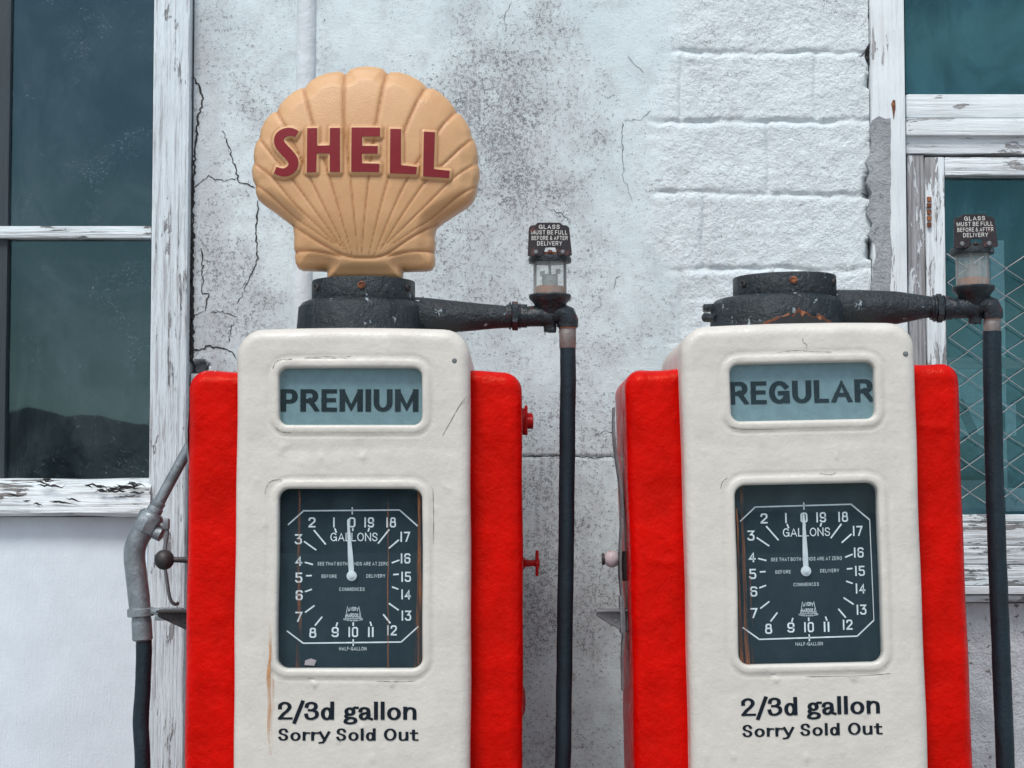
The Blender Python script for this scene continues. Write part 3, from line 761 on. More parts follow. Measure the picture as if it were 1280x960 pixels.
rw = bpy.data.objects.new('window', None); COL.objects.link(rw); rw.parent = build; rw['label'] = 'peeling timber casement window with a transom light above it'
m = MB(); wbox(m, 1093, ZB, 1136, ZT, .585, .72, .004)
sub(m, 'frame_post', M['post'], rw)
m = MB(); wbox(m, 1880, ZB, 1925, ZT, .585, .72, .004); sub(m, 'frame_post', M['post'], rw)
m = MB(); wbox(m, 1136.5, 147, 1880, 117, .598, .70, .006); wbox(m, 1136.5, 169, 1880, 147.6, .590, .70, .003); m.jiggle(.0015, 20, 1); sub(m, 'transom', M['postx'], rw)
m = MB(); wbox(m, 1136.5, 192, 1880, 170, .602, .70, .003); m.jiggle(.0015, 20, 2); sub(m, 'head_rail', M['peeledx'], rw)
m = MB(); wbox(m, 1137, 652, 1158.5, 193, .606, .70, .003); sub(m, 'jamb', M['greywood'], rw)
m = MB(); wbox(m, 1160, 652, 1184, 196, .600, .66, .003); m.jiggle(.001, 20, 4); sub(m, 'casement_stile', M['peeled'], rw)
m = MB(); wbox(m, 1184.5, 219, 1880, 196, .600, .66, .004); m.jiggle(.0015, 20, 5); sub(m, 'casement_rail', M['peeledx'], rw)
m = MB(); wbox(m, 1184.5, 652, 1880, 643, .612, .66, .003); sub(m, 'casement_rail', M['sill_dark'], rw)
m = MB(); wbox(m, 1137, 681, 1880, 653, .596, .70, .004); wbox(m, 1137, 705, 1880, 682, .590, .70, .003); wbox(m, 1137, 732, 1880, 706, .586, .70, .003); m.jiggle(.003, 22, 6); sub(m, 'bottom_rail', M['sill_dark'], rw)
m = MB(); wbox(m, 1120, 743, 1890, 733, .555, .70, .003); m.jiggle(.002, 22, 7); sub(m, 'sill', M['postx'], rw)
m = MB(); wbox(m, 1120, 753, 1890, 744, .568, .70, .003); sub(m, 'sill_moulding', M['sill_dark'], rw)
m = MB(); wbox(m, 1136.5, ZB, 1880, 754, .600, .70, 0); o = sub(m, 'apron', M['lowrender'], rw); o['label'] = 'stained rendered wall under the sill'
m = MB(); wpane(m, 1136.5, 118, 1880, ZT, .620); sub(m, 'pane', M['pane2'], rw)
m = MB(); wpane(m, 1184, 645, 1880, 217, .632); sub(m, 'pane', M['pane2'], rw)
m = MB()
for k in range(5): c = W(1161.5, 249 + k * 8, .597); m.lathe([(.0015, -.0045), (.0042, -.004), (.0042, .004), (.0015, .0045)], c, n=12)
o = sub(m, 'hinge', [M['rust']], rw)
m = MB(); c = W(1117, 131, .585); m.lathe([(.004, .002), (.0035, -.001), (0, -.002)], c, (0, 1, 0), 10)
P = [W(1117 + random.uniform(-1, 1), y, .5838) for y in (125, 130, 136, 142, 149)]
m.strip([(p.x, p.z) for p in P], [.004, .008, .006, .003, .001], .5838); sub(m, 'rusty_nail', M['rust'], rw)

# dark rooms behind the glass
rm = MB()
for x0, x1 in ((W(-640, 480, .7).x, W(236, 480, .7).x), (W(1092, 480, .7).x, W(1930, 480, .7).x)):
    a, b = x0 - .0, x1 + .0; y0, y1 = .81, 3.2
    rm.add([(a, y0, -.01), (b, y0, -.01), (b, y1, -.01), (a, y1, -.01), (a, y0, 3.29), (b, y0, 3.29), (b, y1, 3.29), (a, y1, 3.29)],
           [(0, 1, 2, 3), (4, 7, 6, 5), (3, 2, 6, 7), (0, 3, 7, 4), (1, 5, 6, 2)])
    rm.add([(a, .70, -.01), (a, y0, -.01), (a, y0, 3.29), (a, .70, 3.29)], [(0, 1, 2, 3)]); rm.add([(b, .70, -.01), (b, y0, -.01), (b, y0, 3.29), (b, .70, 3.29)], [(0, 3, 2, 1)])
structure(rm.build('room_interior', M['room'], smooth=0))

# chain-link panel in front of the right window
cl = MB(); Yc = .616; x0, x1 = W(1186, 480, Yc).x, W(1880, 480, Yc).x; zt_, zb2 = W(640, 318, Yc).z, W(640, 642, Yc).z
hw_, stp = .0365, .0258
for c in range(int((x1 - x0) / hw_)):     # each strand zig-zags down and hooks round its neighbours
    xa = x0 + c * hw_; z = zt_; k = c % 2; path = []
    while z > zb2:
        path.append((xa + (hw_ + .001 if k % 2 else -.001) + random.uniform(-.0012, .0012), Yc + (.0016 if k % 2 else -.0016), z + random.uniform(-.001, .001))); z -= stp; k += 1
    path = [(x + .006 * float(fbm(np.array([x * 9.]), np.array([q * 9.]), 3, 2)[0]), y, q + .008 * float(fbm(np.array([x * 7.]), np.array([q * 7.]), 8, 2)[0])) for x, y, q in path]
    cl.tube(path, .0012, 6)
chain = cl.build('chain_link_mesh', M['wire'])
def single(o, label, cat, group=None):
    o['label'] = label; o['category'] = cat
    if group: o['group'] = group
    return o
single(chain, 'rusty grey chain-link mesh covering the lower pane of the right window', 'wire mesh')

# things inside the right window
m = MB(); wbox(m, 1150, 461, 1890, 447, .66, .68, .002); single(m.build('timber_plank', M['brownwood']), 'brown horizontal plank fixed across the room side of the right window', 'plank')
t0 = thing('inner_door', 'pale green inner door with a dark glazed opening, seen through the right window', 'door', W(1235, 900, .74))
for a, b, c, e, nm in ((1150, 545, 1270, 505, 'rail'), (1240, 650, 1258, 300, 'stile'), (1150, 505, 1240, 460, 'door_panel'), (1150, 660, 1258, 600, 'door_panel')):
    m = MB(); wbox(m, a, b, c, e, .74 if nm != 'door_panel' else .75, .78, .003); relocal(m.build(nm, M['interior_light']), t0)
m = MB(); p0, p1 = W(1198, 500, .67), W(1262, 640, .67); m.tube([p0, p1], .011, 4); single(m.build('dark_strap', M['darkiron']), 'dark slanting strap behind the glass of the right window', 'strap')
t0 = thing('paper_notice', 'white paper notice leaning inside the bottom of the right window', 'notice', W(1280, 640, .65))
m = MB(); wbox(m, 1255, 639, 1320, 610, .652, .654, 0); relocal(m.build('sheet', M['paper']), t0)
m = MB(); a, b = W(1263, 632, .6515), W(1312, 632, .6515); text_into(m, 'YAN', CAPS, a.x, b.x, a.z, .015, .6515, .14, gap=.25); relocal(m.build('lettering', M['papertext'], smooth=0), t0)

# ================================================================ FUEL PUMPS
ORG = Vector((W(439, 700, 0).x, 0, 0))
def lp0(px, py, Y=0.0):                    # measured on the left-hand pump, in its own coordinates
    return W(px, py, Y) - ORG
YC = .20                                   # depth of the pump's axis
def brect(x0, y0, x1, y1, Y=0): a, b = lp0(x0, y1, Y), lp0(x1, y0, Y); return a.x, a.z, b.x, b.z

def make_pump(seed, label, word, wx, ghost, ballmat, loc, rot, knobs, ox=0):
    lp = lambda px, py, Y=0.0: lp0(px + ox, py, Y)          # fittings of this pump sit ox further right
    def brect2(a, b, c, e): p, q = lp(a, e), lp(c, b); return p.x, p.z, q.x, q.z
    rn = random.Random(seed)
    root = thing('fuel_pump', label, 'fuel pump', loc, rot, 'vintage fuel pumps outside the garage')
    # -- cream housing
    x0, _, x1, z1 = brect(291, 412, 588, 900); hw = (x1 - x0) / 2; cx = (x0 + x1) / 2
    sg = brect2(348, 461, 528, 531) + (.013,); dl = brect2(347, 611, 528, 836) + (.016,)
    rust0 = lp(340, 850)
    def disp(x, z):
        dv = .0040 * fbm(x * 9, z * 8, seed, 3) + .0022 * fbm(x * 55, z * 45, seed + 5, 3) * np.clip(fbm(x * 7, z * 7, seed + 6, 2) * 4, 0, 1)
        dv += .0035 * np.exp(-((z - lp(0, 560).z - .004 * np.sin(x * 25)) / .009) ** 2) * np.clip(fbm(x * 12, z * 3, seed + 7, 3) + .25, 0, 1)
        rr = np.random.RandomState(seed)
        for k in range(26):                # runs, drips and lumps of old paint
            a, b = rr.uniform(x0, x1), rr.uniform(lp(0, 960).z, z1); s = rr.uniform(.0022, .005)
            dv -= rr.uniform(.0008, .002) * np.exp(-((x - a) ** 2 + ((z - b) / rr.uniform(1, 2)) ** 2) / s ** 2)
        for qx, qz in ((393, 855), (489, 855)):
            q = lp(qx, qz); dv -= .0034 * np.exp(-((x - q.x) ** 2 + (z - q.z) ** 2) / .0034 ** 2)
        return dv
    def warp(x, y, z):
        k = max(0, min(1, (z - (z1 - .10)) / .10)); u = (x - cx) / hw
        z += .004 * k * (1 - u * u) - .006 * k * max(0, y - .02) * 4 * .15
        x += .0007 * math.sin(z * 9 + seed) * (1 if x > cx else -1) + .0004 * math.sin(z * 31 + seed)
        return (x, y, z)
    housing = shell('front_housing', (x0, .14, x1, z1), (.040, .040, .004, .004), 0, .40, .0175, M['cream'], root, (sg, dl), .020, disp, warp, lp(0, 985).z, .0036)
    b = lp(568, 451); m = MB(); m.lathe([(.0042, .003), (.0042, -.0015), (.003, -.0028), (0, -.003)], (b.x, .001, b.z), (0, 1, 0), 14); m.build('screw', M['steel'], root)
    m = MB(); m.box((x0 - .09, -.03, -.05), (x1 + .09, .44, .14), .01); m.build('plinth', M['black'], root)
    # -- red side panels
    for sx in (-1, 1):
        e0, e1 = (x0 - .083, x0 + .012) if sx < 0 else (x1 - .012, x1 + .080)
        zt = lp(0, 463, .05).z
        def disp2(x, z, sx=sx):
            dv = .007 * fbm(x * 8, z * 6, seed + 20 + sx, 4) + .0014 * fbm(x * 40, z * 34, seed + 30, 3)
            zz = lp(0, 700 if (seed > 5 and sx < 0) else 545, .05).z
            dv -= .004 * np.exp(-((z - zz - .006 * np.sin(x * 40)) / .006) ** 2) * np.clip(fbm(x * 18, z * 4, seed + 9, 3) + .3, 0, 1)
            return dv
        def warp2(x, y, z, sx=sx):
            return (x + .0010 * math.sin(z * 8 + sx + seed) + .0004 * math.sin(z * 33), y, z + .0015 * math.sin(x * 60 + seed))
        rr = (.030, .004, .004, .004) if sx < 0 else (.004, .030, .004, .004)
        shell('side_panel', (e0, .12, e1, zt), rr, .052, .36, .022, M['red'], root, (), .02, disp2, warp2, lp(0, 985).z, .0042)
    # -- name window
    a, b = lp(340, 455, .020), lp(536, 538, .020)
    m = MB(); m.box((a.x, .0165, a.z), (b.x, .024, b.z), 0); sign = m.build('sign_plate', M['plateglass'], root, 0)
    m = MB(); q0, q1 = lp(wx[0], wx[2], .0155), lp(wx[1], wx[2], .0155); text_into(m, word, CAPS, q0.x, q1.x, q0.z, lp(0, wx[3], .0155).z - q0.z, .0158, .222, .175, gap=wx[4], warp=None)
    o = m.build('lettering', M['ink'], sign, 0)
    m = MB(); m.add([(a.x, .0085, a.z), (b.x, .0085, a.z), (b.x, .0085, b.z), (a.x, .0085, b.z)], [(0, 1, 2, 3)]); m.build('sign_glass', M['dglass'], root, 0)
    # -- dial
    dx = lambda x, y, Y=.030: lp(440 + x, 720 + y, Y)
    m = MB(); a, b = lp(338, 603, .032), lp(537, 845, .032); m.box((a.x, .032, a.z), (b.x, .037, b.z), 0); dial = m.build('dial_plate', M['dial'], root, 0)
    YD = .0315; m = MB(); T = .0021
    def line(p, q, wd=T): m.strip([(dx(*p, YD).x, dx(*p, YD).z), (dx(*q, YD).x, dx(*q, YD).z)], wd, YD)
    line((-61.5, -81.5), (60, -82.5)); line((-61, -81), (-80, -64)); line((60, -82), (82, -62.5)); line((-61, 84), (62, 82.5)); line((-81.5, 68.5), (-61, 84)); line((62, 82), (83, 63))
    if seed > 5: line((82, -62.5), (83, 63), .0012)
    line((.3, -86), (.3, -77)); line((1.5, 79), (1.5, 87.5))
    def cp_(x, y): return 320 + x / 3.554 - 440, 590 + y / 3.554 - 720
    for p in ((257, 258, 310, 322), (213, 308, 268, 347), (217, 401, 253, 411), (222, 461, 248, 460), (217, 532, 248, 521), (218, 624, 260, 593), (262, 682, 294, 643), (356, 686, 362, 668),
              (432, 684, 432, 668), (513, 684, 507, 665), (597, 672, 565, 632), (634, 614, 590, 583), (633, 521, 604, 510), (634, 454, 609, 456), (637, 391, 603, 404), (635, 301, 590, 339),
              (592, 255, 542, 318), (503, 249, 498, 265), (430, 250, 430, 262), (350, 250, 357, 270)): line(cp_(*p[:2]), cp_(*p[2:]), .0023)
    for s, x, y in (('2', -50, -67), ('1', -22.6, -67), ('0', 0, -67), ('19', 21.5, -67), ('18', 49, -67), ('17', 66.6, -49), ('16', 67, -22), ('15', 67.7, 1), ('14', 67.7, 23), ('13', 68, 49.5),
                    ('12', 50, 68), ('11', 23.5, 70), ('10', 1.6, 70), ('9', -21, 70), ('8', -49, 71), ('7', -66.5, 51), ('6', -66, 24), ('5', -66.5, 2), ('4', -66.5, -19), ('3', -67, -46)):
        wd = {'1': 2.0}.get(s, 8.8) if len(s) == 1 else (7.0 if s == '11' else 12.0)
        q0, q1 = dx(x - wd / 2, y + 6.3, YD), dx(x + wd / 2, y - 6.3, YD)
        text_into(m, s, DIG, q0.x, q1.x, q0.z, q1.z - q0.z, YD, .15, .15, .2)
    def small(s, x0_, x1_, yb, cap, tv=.12, gap=.2, wp=None):
        q0, q1 = dx(x0_, yb, YD), dx(x1_, yb, YD); text_into(m, s, CAPS, q0.x, q1.x, q0.z, cap / 812, YD, tv, tv, gap, warp=wp)
    small('GALLONS', -27, 32, -43.5, 10.6, .12, .14); small('SEE THAT BOTH HANDS ARE AT ZERO', -43, 45.5, -13.2, 4.3, .12, .28)
    small('BEFORE', -38, -19, 2.4, 4.2, .125, .26); small('DELIVERY', 18, 41.5, 2, 4.2, .125, .26); small('COMMENCES', -16, 15.7, 18.6, 4.2, .125, .26); small('HALF-GALLON', -16, 18, 93, 4.3, .125, .26)
    cc = dx(1.6, 40, YD)
    arc = lambda k: (lambda X, Z: (X, Z - k * (X - cc.x) ** 2))
    small('AVERY', -5, 8, 43.5, 4.8, .17, .12, arc(22)); small('HARDOLL', -7.5, 10.5, 51.8, 5.2, .19, .12); small('MADE IN ENGLAND', -10.5, 13.5, 56.6, 2.2, .2, .25, arc(-9))
    for a_, b_ in (((-5.5, 38), (-8.5, 53)), ((8.5, 38), (11.5, 53)), ((-8.5, 53), (11.5, 53))): line(a_, b_, .0007)
    m.build('dial_markings', M['dialwhite'], dial, 0)
    m = MB(); hub = dx(-.5, 0, .026); tip = dx(-5 if seed < 5 else -1.2, -70, .026); sid = Vector((1, 0, 0))
    d_ = (tip - hub).normalized(); sid = Vector((d_.z, 0, -d_.x))
    pts = [hub - sid * .0042, hub + d_ * .03 - sid * .0040, tip - sid * .0015, tip + d_ * .002, tip + sid * .0015, hub + d_ * .03 + sid * .0040, hub + sid * .0042]
    m.prism([(p.x, p.z) for p in pts], .0275, .0287, .0003); m.lathe([(.0078, .003), (.0078, -.001), (.006, -.002), (.003, -.0024), (.003, -.004), (0, -.0045)], (hub.x, .0280, hub.z), (0, 1, 0), 24)
    m.build('needle', M['needle'], dial)
    a, b = lp(343, 607, .012), lp(532, 840, .012)
    m = MB(); m.add([(a.x, .0095, a.z), (b.x, .0095, a.z), (b.x, .0095, b.z), (a.x, .0095, b.z)], [(0, 1, 2, 3)]); dg = m.build('dial_glass', M['dglass'], root, 0)
    m = MB(); rk = rn
    st_ = ((374, 611, 840, 3, 9), (524, 612, 838, 4, 14), (485, 612, 836, 1.2, 2)) if seed < 5 else ((359, 611, 838, 3.5, 6), (352, 640, 838, 2, 5), (366, 720, 838, 1, 3))
    for (sx_, ya, yb, wa, wb) in st_:
        P = [lp(sx_ + rk.uniform(-.6, .6), ya + (yb - ya) * k / 14, .0092) for k in range(15)]
        m.strip([(p.x, p.z) for p in P], [(wa + (wb - wa) * (k / 14) ** 3) / 820 for k in range(15)], .0092)
    m.build('rust_streak', M['streak'], dg, 0)
    if seed < 5:
        m = MB(); q = lp(388, 828, .0285); m.prism([(q.x - .009, q.z - .004), (q.x + .006, q.z - .005), (q.x + .009, q.z + .003), (q.x + .001, q.z + .006), (q.x - .008, q.z + .003)][::-1], .0282, .0294, 0); m.build('paint_scrap', M['pinkball'], dial, 0)
    # -- price lettering, painted on
    m = MB(); yP = -.0022
    q0, q1 = lp(347, 900, yP), lp(522, 900, yP); text_into(m, '2/3d gallon', LOW, q0.x, q1.x, q0.z, .0275, yP, .185, .122, .05)
    q0, q1 = lp(347, 926, yP), lp(522, 926, yP); text_into(m, 'Sorry Sold Out', LOW, q0.x, q1.x, q0.z, .0185, yP, .19, .125, .07)
    # fit to the lumpy sheet
    me = housing.data; co = np.empty(len(me.vertices) * 3); me.vertices.foreach_get('co', co); co = co.reshape(-1, 3); za, zb = lp(0, 985).z, lp(0, 860).z
    co = co[(co[:, 2] > za) & (co[:, 2] < zb) & (co[:, 1] < .02)]
    nvv = []
    for (x, y, z) in m.v:
        dd = (co[:, 0] - x) ** 2 + (co[:, 2] - z) ** 2; ii = np.argpartition(dd, 4)[:4]
        nvv.append((x, co[ii, 1].min() - .0007 + (y - yP), z))
    m.v = nvv; m.build('price_lettering', M['ink2'], root, 0)
    # hairline cracks in the thick old paint
    m = MB()
    for ln in (((582, 497), (574, 508), (566, 522), (553, 545)), ((341, 462), (344, 454), (351, 450), (366, 449)), ((331, 618), (333, 609), (340, 601), (352, 599.5)), ((380, 448), (400, 446), (425, 446.5), (440, 445)),
               ((345, 535), (352, 540), (365, 541.5)), ((541, 610), (542, 640), (541.5, 680)), ((520, 851), (500, 852), (470, 851.5))) if seed < 5 else (
               ((440, 429), (441, 434), (445, 437), (444, 442)), ((408, 446), (430, 444), (455, 446), (476, 447)), ((331, 615), (334, 606), (341, 601)), ((455, 598), (470, 600), (476, 597)), ((343, 536), (360, 541), (420, 542)), ((536, 850), (500, 852), (430, 852))):
        q = [lp(*p) for p in spline([tuple(float(c) for c in p) for p in ln], 6)]; wd_ = [.0009 * rn.uniform(.3, 1.2) for _ in q]; wd_[0] = wd_[-1] = .0002
        m.strip([(p.x, p.z) for p in q], wd_, 0.)
    al = np.empty(len(me.vertices) * 3); me.vertices.foreach_get('co', al); al = al.reshape(-1, 3); al = al[(al[:, 1] < .006) & (al[:, 2] > lp(0, 985).z)]
    nv3 = []
    for (x, y, z) in m.v:
        dd = (al[:, 0] - x) ** 2 + (al[:, 2] - z) ** 2; nv3.append((x, al[np.argpartition(dd, 3)[:3], 1].min() - .0004, z))
    bmh = bmesh.new(); bmh.from_mesh(me); vv_ = [bmh.verts.new(v) for v in nv3]      # part of the painted sheet itself
    for f_ in m.f: bmh.faces.new([vv_[i] for i in f_]).material_index = 1
    bmh.to_mesh(me); bmh.free(); me.materials.append(M['grime'])
    # -- collar on the roof
    cc = lp(450 if seed < 5 else 443, 392, YC); kb = 1.0 if seed < 5 else 1.055; zt = lp(448, 413, 0).z - .004; zr = lp(0, 372, YC - .08).z; zT = lp(0, 345, YC - .08).z
    m = MB(); m.lathe([(r_ * kb, h_) for r_, h_ in ((.108, zt - .02), (.107, zt + .004), (.1035, zt + .014), (.1025, zt + .028), (.1005, zr - .010), (.094, zr - .002), (.086, zr + .001), (.082, zr + .002))], (cc.x, YC, 0), n=72); m.jiggle(.0045, 22, seed)
    collar = m.build('collar', M['black'], root)
    if seed > 5:                           # rusted-through tear at the foot of the collar, and a bent lug at its left
        rr_ = .1125; f_ = lambda x, z: YC - math.sqrt(max(rr_ ** 2 - (x - cc.x) ** 2, 0))
        for wide, off, mt_, nm_ in ((1.0, 0, M['rust'], 'rust_edge'), (.82, .0012, M['crack'], 'torn_hole')):
            m = MB(); n_ = 26; v_ = []
            for i in range(n_ + 1):
                u_ = i / n_ * 2 - 1; x_ = cc.x + .022 + .058 * wide * u_; h_ = (.0155 if wide == 1 else .0095) * (1 - abs(u_) ** 2.4) + (.0075 * rn.uniform(-1, 1)) * (1 - abs(u_)) + .0005
                for z_ in (zt + .008, zt + .0165 + max(h_, .0005)): v_.append((x_, f_(x_, z_) - .0022 - off, z_))
            m.add(v_, [(2 * i, 2 * i + 2, 2 * i + 3, 2 * i + 1) for i in range(n_)]); m.build(nm_, mt_, collar)
        m = MB(); m.box((cc.x - .120, YC - .02, zr - .020), (cc.x - .085, YC + .01, zr - .008), .003); m.tube([(cc.x - .118, YC - .01, zr - .030), (cc.x - .100, YC - .03, zr - .034)], .008, 10); m.jiggle(.006, 60, 4); m.build('bent_lug', M['black'], collar)
    c2 = lp(454.5, 355, YC)
    m = MB(); m.lathe([(.083, zr - .004), (.0842, zr + .002), (.0838, zT - .002), (.0825, zT), (.078, zT), (.0775, zT - .004), (.0775, zr)], (c2.x, YC, 0), n=72); m.jiggle(.0012, 26, seed)
    ring = m.build('globe_ring', M['black'], root)
    for k in range(6):
        a = R(-90 + 60 * k + 2); dv = Vector((math.cos(a), math.sin(a), 0)); c = Vector((c2.x, YC, (zr + zT) / 2 + .003)) + dv * .083
        m = MB(); m.lathe([(.0065, -.001), (.0062, .003), (.004, .0045), (.0035, .003), (0, .003)], c, dv, 14); m.build('set_screw', M['rust'] if k in (0, 3) else M['darkiron'], ring)
    # -- delivery arm with sight glass
    P = [(lp(a_, b_, YC)) for a_, b_ in ((470, 394), (525, 394), (545, 395), (590, 396), (620, 396), (637, 396))]
    if seed > 5: P = [p + Vector((k, 0, .004)) for p, k in zip(P, (0, 0, .004, .006, .006, .008))]
    m = MB(); m.tube(P, [.031, .030, .029, .0235, .0195, .018] if seed < 5 else [.030, .0285, .0285, .0270, .0195, .0165], 24); m.jiggle(.003, 40, seed); arm = m.build('delivery_arm', M['black'] if seed < 5 else M['black'], root)
    ex = .0 if seed < 5 else .004
    gx = lp(687.5, 370, YC).x + ex; axis_z = lp(0, 392, YC).z
    m = MB(); u0 = lp(636, 395, YC) + Vector((ex, 0, 0))
    m.lathe([(.0, -.004), (.0192, -.004), (.0192, .03), (0, .03)], (u0.x, YC, u0.z), (1, 0, 0), 24)
    for k, (xa, xb, r) in enumerate(((0, .004, .0225), (.005, .0155, .0238), (.0165, .0195, .0215))): m.lathe([(r * .9, xa), (r, xa + .001), (r, xb - .001), (r * .9, xb)], (u0.x, YC, u0.z), (1, 0, 0), 6 if k == 1 else 24)
    m.tube([(u0.x + .016, YC, u0.z), (u0.x + .03, YC, u0.z - .001), (gx - .012, YC, axis_z - .003), (gx + .004, YC, axis_z - .006)], [.017, .0165, .018, .017], 20)
    zb0 = lp(0, 369, YC).z
    m.lathe([(.0, -.062), (.010, -.06), (.011, -.045), (.0175, -.030), (.0265, -.014), (.034, -.006), (.0347, -.001), (.033, .0012), (.0, .001)], (gx, YC, zb0), n=32)
    ez = lp(0, 410, YC).z; hx = lp(709.5, 410, YC).x + ex
    m.tube([(gx + .002, YC, axis_z - .004), (gx + .014, YC, axis_z + .002), (hx - .003, YC, axis_z - .004), (hx, YC, axis_z - .012), (hx, YC, ez + .001)], [.015, .0175, .0185, .0182, .0172], 20)
    m.lathe([(.0, -.006), (.006, -.006), (.0068, .004), (.0, .008)], (gx + .004, YC - .004, ez - .002), n=10)
    m.jiggle(.0014, 60, seed + 3)
    elbow = m.build('delivery_elbow', M['blackred'], root)
    m = MB(); zg = lp(0, 328, YC).z
    n_ = 40; hgt = zg - zb0
    m.add([(gx + .0272 * math.cos(2 * math.pi * k / n_), YC + .0272 * math.sin(2 * math.pi * k / n_), zb0 + .001 + j * hgt) for j in (0, 1) for k in range(n_)], [(k, (k + 1) % n_, n_ + (k + 1) % n_, n_ + k) for k in range(n_)])
    sgl = m.build('sight_glass', M['sglass'], root)
    m = MB(); m.lathe([(.0255, 0), (.0255, .009), (.022, .0125), (0, .012)], (gx, YC, zb0 + .002), n=24); m.build('rust_sediment', M['rust2'], sgl)
    m = MB(); m.lathe([(.0, .012), (.0115, .012), (.0125, .016), (.0125, .032), (.010, .034), (.0, .033)], (gx, YC, zb0), n=20)
    for s, k in ((-1, 0), (1, .003)): m.box((gx + s * .0085, YC - .010, zb0 + .030 + k), (gx + s * .0165, YC - .007, zb0 + .038 + k), .001)
    m.box((gx - .002, YC - .002, zb0 + .030), (gx + .002, YC + .002, zg + .001), .0005); m.jiggle(.004, 70, seed); m.build('spinner', M['verdigris'], sgl)
    m = MB(); m.lathe([(.0, -.001), (.0345, -.001), (.0352, .002), (.0352, .006), (.0335, .0095), (.026, .0115), (0, .012)], (gx, YC, zg), n=36); m.jiggle(.001, 60, seed); m.build('gauge_cap', M['black'], root)
    # -- enamel notice on the gauge
    pz = lambda a_, b_: (lambda p: (p.x + ex, p.z))(lp(a_, b_, YC - .03))
    pl = [(659.5, 320), (661, 285), (664, 282), (669, 281.5), (672, 278.5), (700, 278.5), (703, 281.5), (708, 282), (711.5, 285), (715, 319), (712, 320.5), (697, 320), (694, 309.5), (682, 309.5), (678.5, 320), (663, 321)]
    m = MB(); m.prism([pz(*q) for q in pl][::-1], YC - .033, YC - .0305, .0006)
    plate = m.build('notice_plate', M['plate'], root, 30)
    m = MB()
    for s, a_, b_, base, cap in (('GLASS', 673.5, 699.5, 286.4, 5.2), ('MUST BE FULL', 664, 709, 293.4, 5.3), ('BEFORE & AFTER', 664.5, 709.5, 300.4, 5.2), ('DELIVERY', 671.5, 702.5, 307.2, 5.3)):
        q0, q1 = pz(a_, base), pz(b_, base); text_into(m, s, CAPS, q0[0], q1[0], q0[1], cap / 776, YC - .0334, .135, .135, .24)
    m.build('notice_lettering', M['platewhite'], plate, 0)
    for a_ in (670, 703.5):
        q = pz(a_, 315.5); m = MB(); m.lathe([(.0042, .002), (.0042, -.001), (.003, -.0025), (0, -.0028)], (q[0], YC - .033, q[1]), (0, 1, 0), 12); m.build('screw', M['steel'], plate)
    m = MB(); q = pz(687.5, 322); m.box((q[0] - .011, YC - .030, q[1] - .004), (q[0] + .011, YC - .005, q[1] + .010), .002); m.ball((q[0], YC - .029, q[1] + .009), .0042, 10); m.build('plate_bracket', M['rust'] if seed < 5 else M['darkiron'], plate)
    # -- nozzle holster on the left flank
    xs_ = x0 - .083
    m = MB(); zA, zB = lp(0, 512, .2).z, lp(0, 862, .2).z; n = 26; prof = []
    v = []; f = []
    for i in range(n + 1):
        t_ = i / n; z = zA + (zB - zA) * t_; out = .012 - .007 * math.sin(math.pi * t_) - .006 * sstep(.85, 1, np.array(t_)) + .003 * math.sin(t_ * 14)
        wd = .030 * (1 - .5 * float(sstep(.72, 1, np.array(t_))) - .25 * float(sstep(.1, 0, np.array(t_))))
        for (dx_, dy_) in ((-out, -wd), (-out - .003, -wd + .002), (-out - .003, wd - .002), (-out, wd)): v.append((xs_ + dx_, .17 + dy_, z))
    for i in range(n):
        for k in range(3): f.append((i * 4 + k, i * 4 + k + 1, i * 4 + 5 + k, i * 4 + 4 + k))
    m.add(v, f); hol = m.build('holster_strap', M['steel'], root)
    q = lp(205 if seed < 5 else 203.5, 699, .2); xb = xs_ - (.053 if seed < 5 else .022)
    m = MB(); m.ball((xb, .17, q.z), .0163 if seed < 5 else .0135); m.tube([(xb + .010, .17, q.z), (xb + .018, .17, q.z), (xs_ + .005, .17, q.z - .001)], [.006, .0045, .006], 12); m.build('ball_knob', ballmat, root)
    m = MB(); m.box((xs_ - .012, .155, q.z - .035), (xs_ + .002, .185, q.z + .012), .003); m.build('knob_block', M['redm'] if seed < 5 else M['darkiron'], root)
    if seed > 5:
        m = MB(); m.lathe([(.0095, 0), (.0095, .004), (.006, .005)], (xb - .016, .17, q.z), (1, 0, 0), 16); m.build('knob_button', M['darkiron'], root)
    zq = lp(0, 768, .2).z; L_ = .050 if seed > 5 else .062
    m = MB(); m.prism([(xs_ - L_, zq + .002), (xs_ - L_ + .004, zq + .006), (xs_ + .002, zq + .009), (xs_ + .002, zq - .027), (xs_ - .008, zq - .026), (xs_ - L_ + .002, zq - .002)], .160, .166, .001)
    m.box((xs_ - L_, .150, zq + .005), (xs_, .190, zq + .009), .0015); m.box((xs_ - .012, .148, zq - .03), (xs_ - .006, .19, zq + .03), .002)
    m.lathe([(.0035, .0), (.0035, -.0012), (0, -.0015)], (xs_ - .018, .1598, zq - .008), (0, 1, 0), 12)
    m.build('hook_bracket', M['darkiron'] if seed < 5 else M['steel'], root)
    if knobs:
        xe = x1 + .080; q1_, q2_ = lp(0, 527, .2).z, lp(0, 704, .2).z
        m = MB(); m.lathe([(.022, -.004), (.022, .004), (.012, .006), (.012, .018), (0, .019)], (xe, .2, q1_), (1, 0, 0), 18); m.box((xe + .004, .188, q1_ - .022), (xe + .009, .212, q1_ + .026), .002); m.box((xe + .008, .19, q1_ - .008), (xe + .017, .21, q1_ + .014), .003)
        m.build('lock_boss', M['redm'], root)
        m = MB(); m.lathe([(.011, -.004), (.011, .002), (.006, .006), (.005, .017), (.0055, .021), (.008, .022), (.0075, .028), (0, .029)], (xe, .2, q2_), (1, 0, 0), 18)
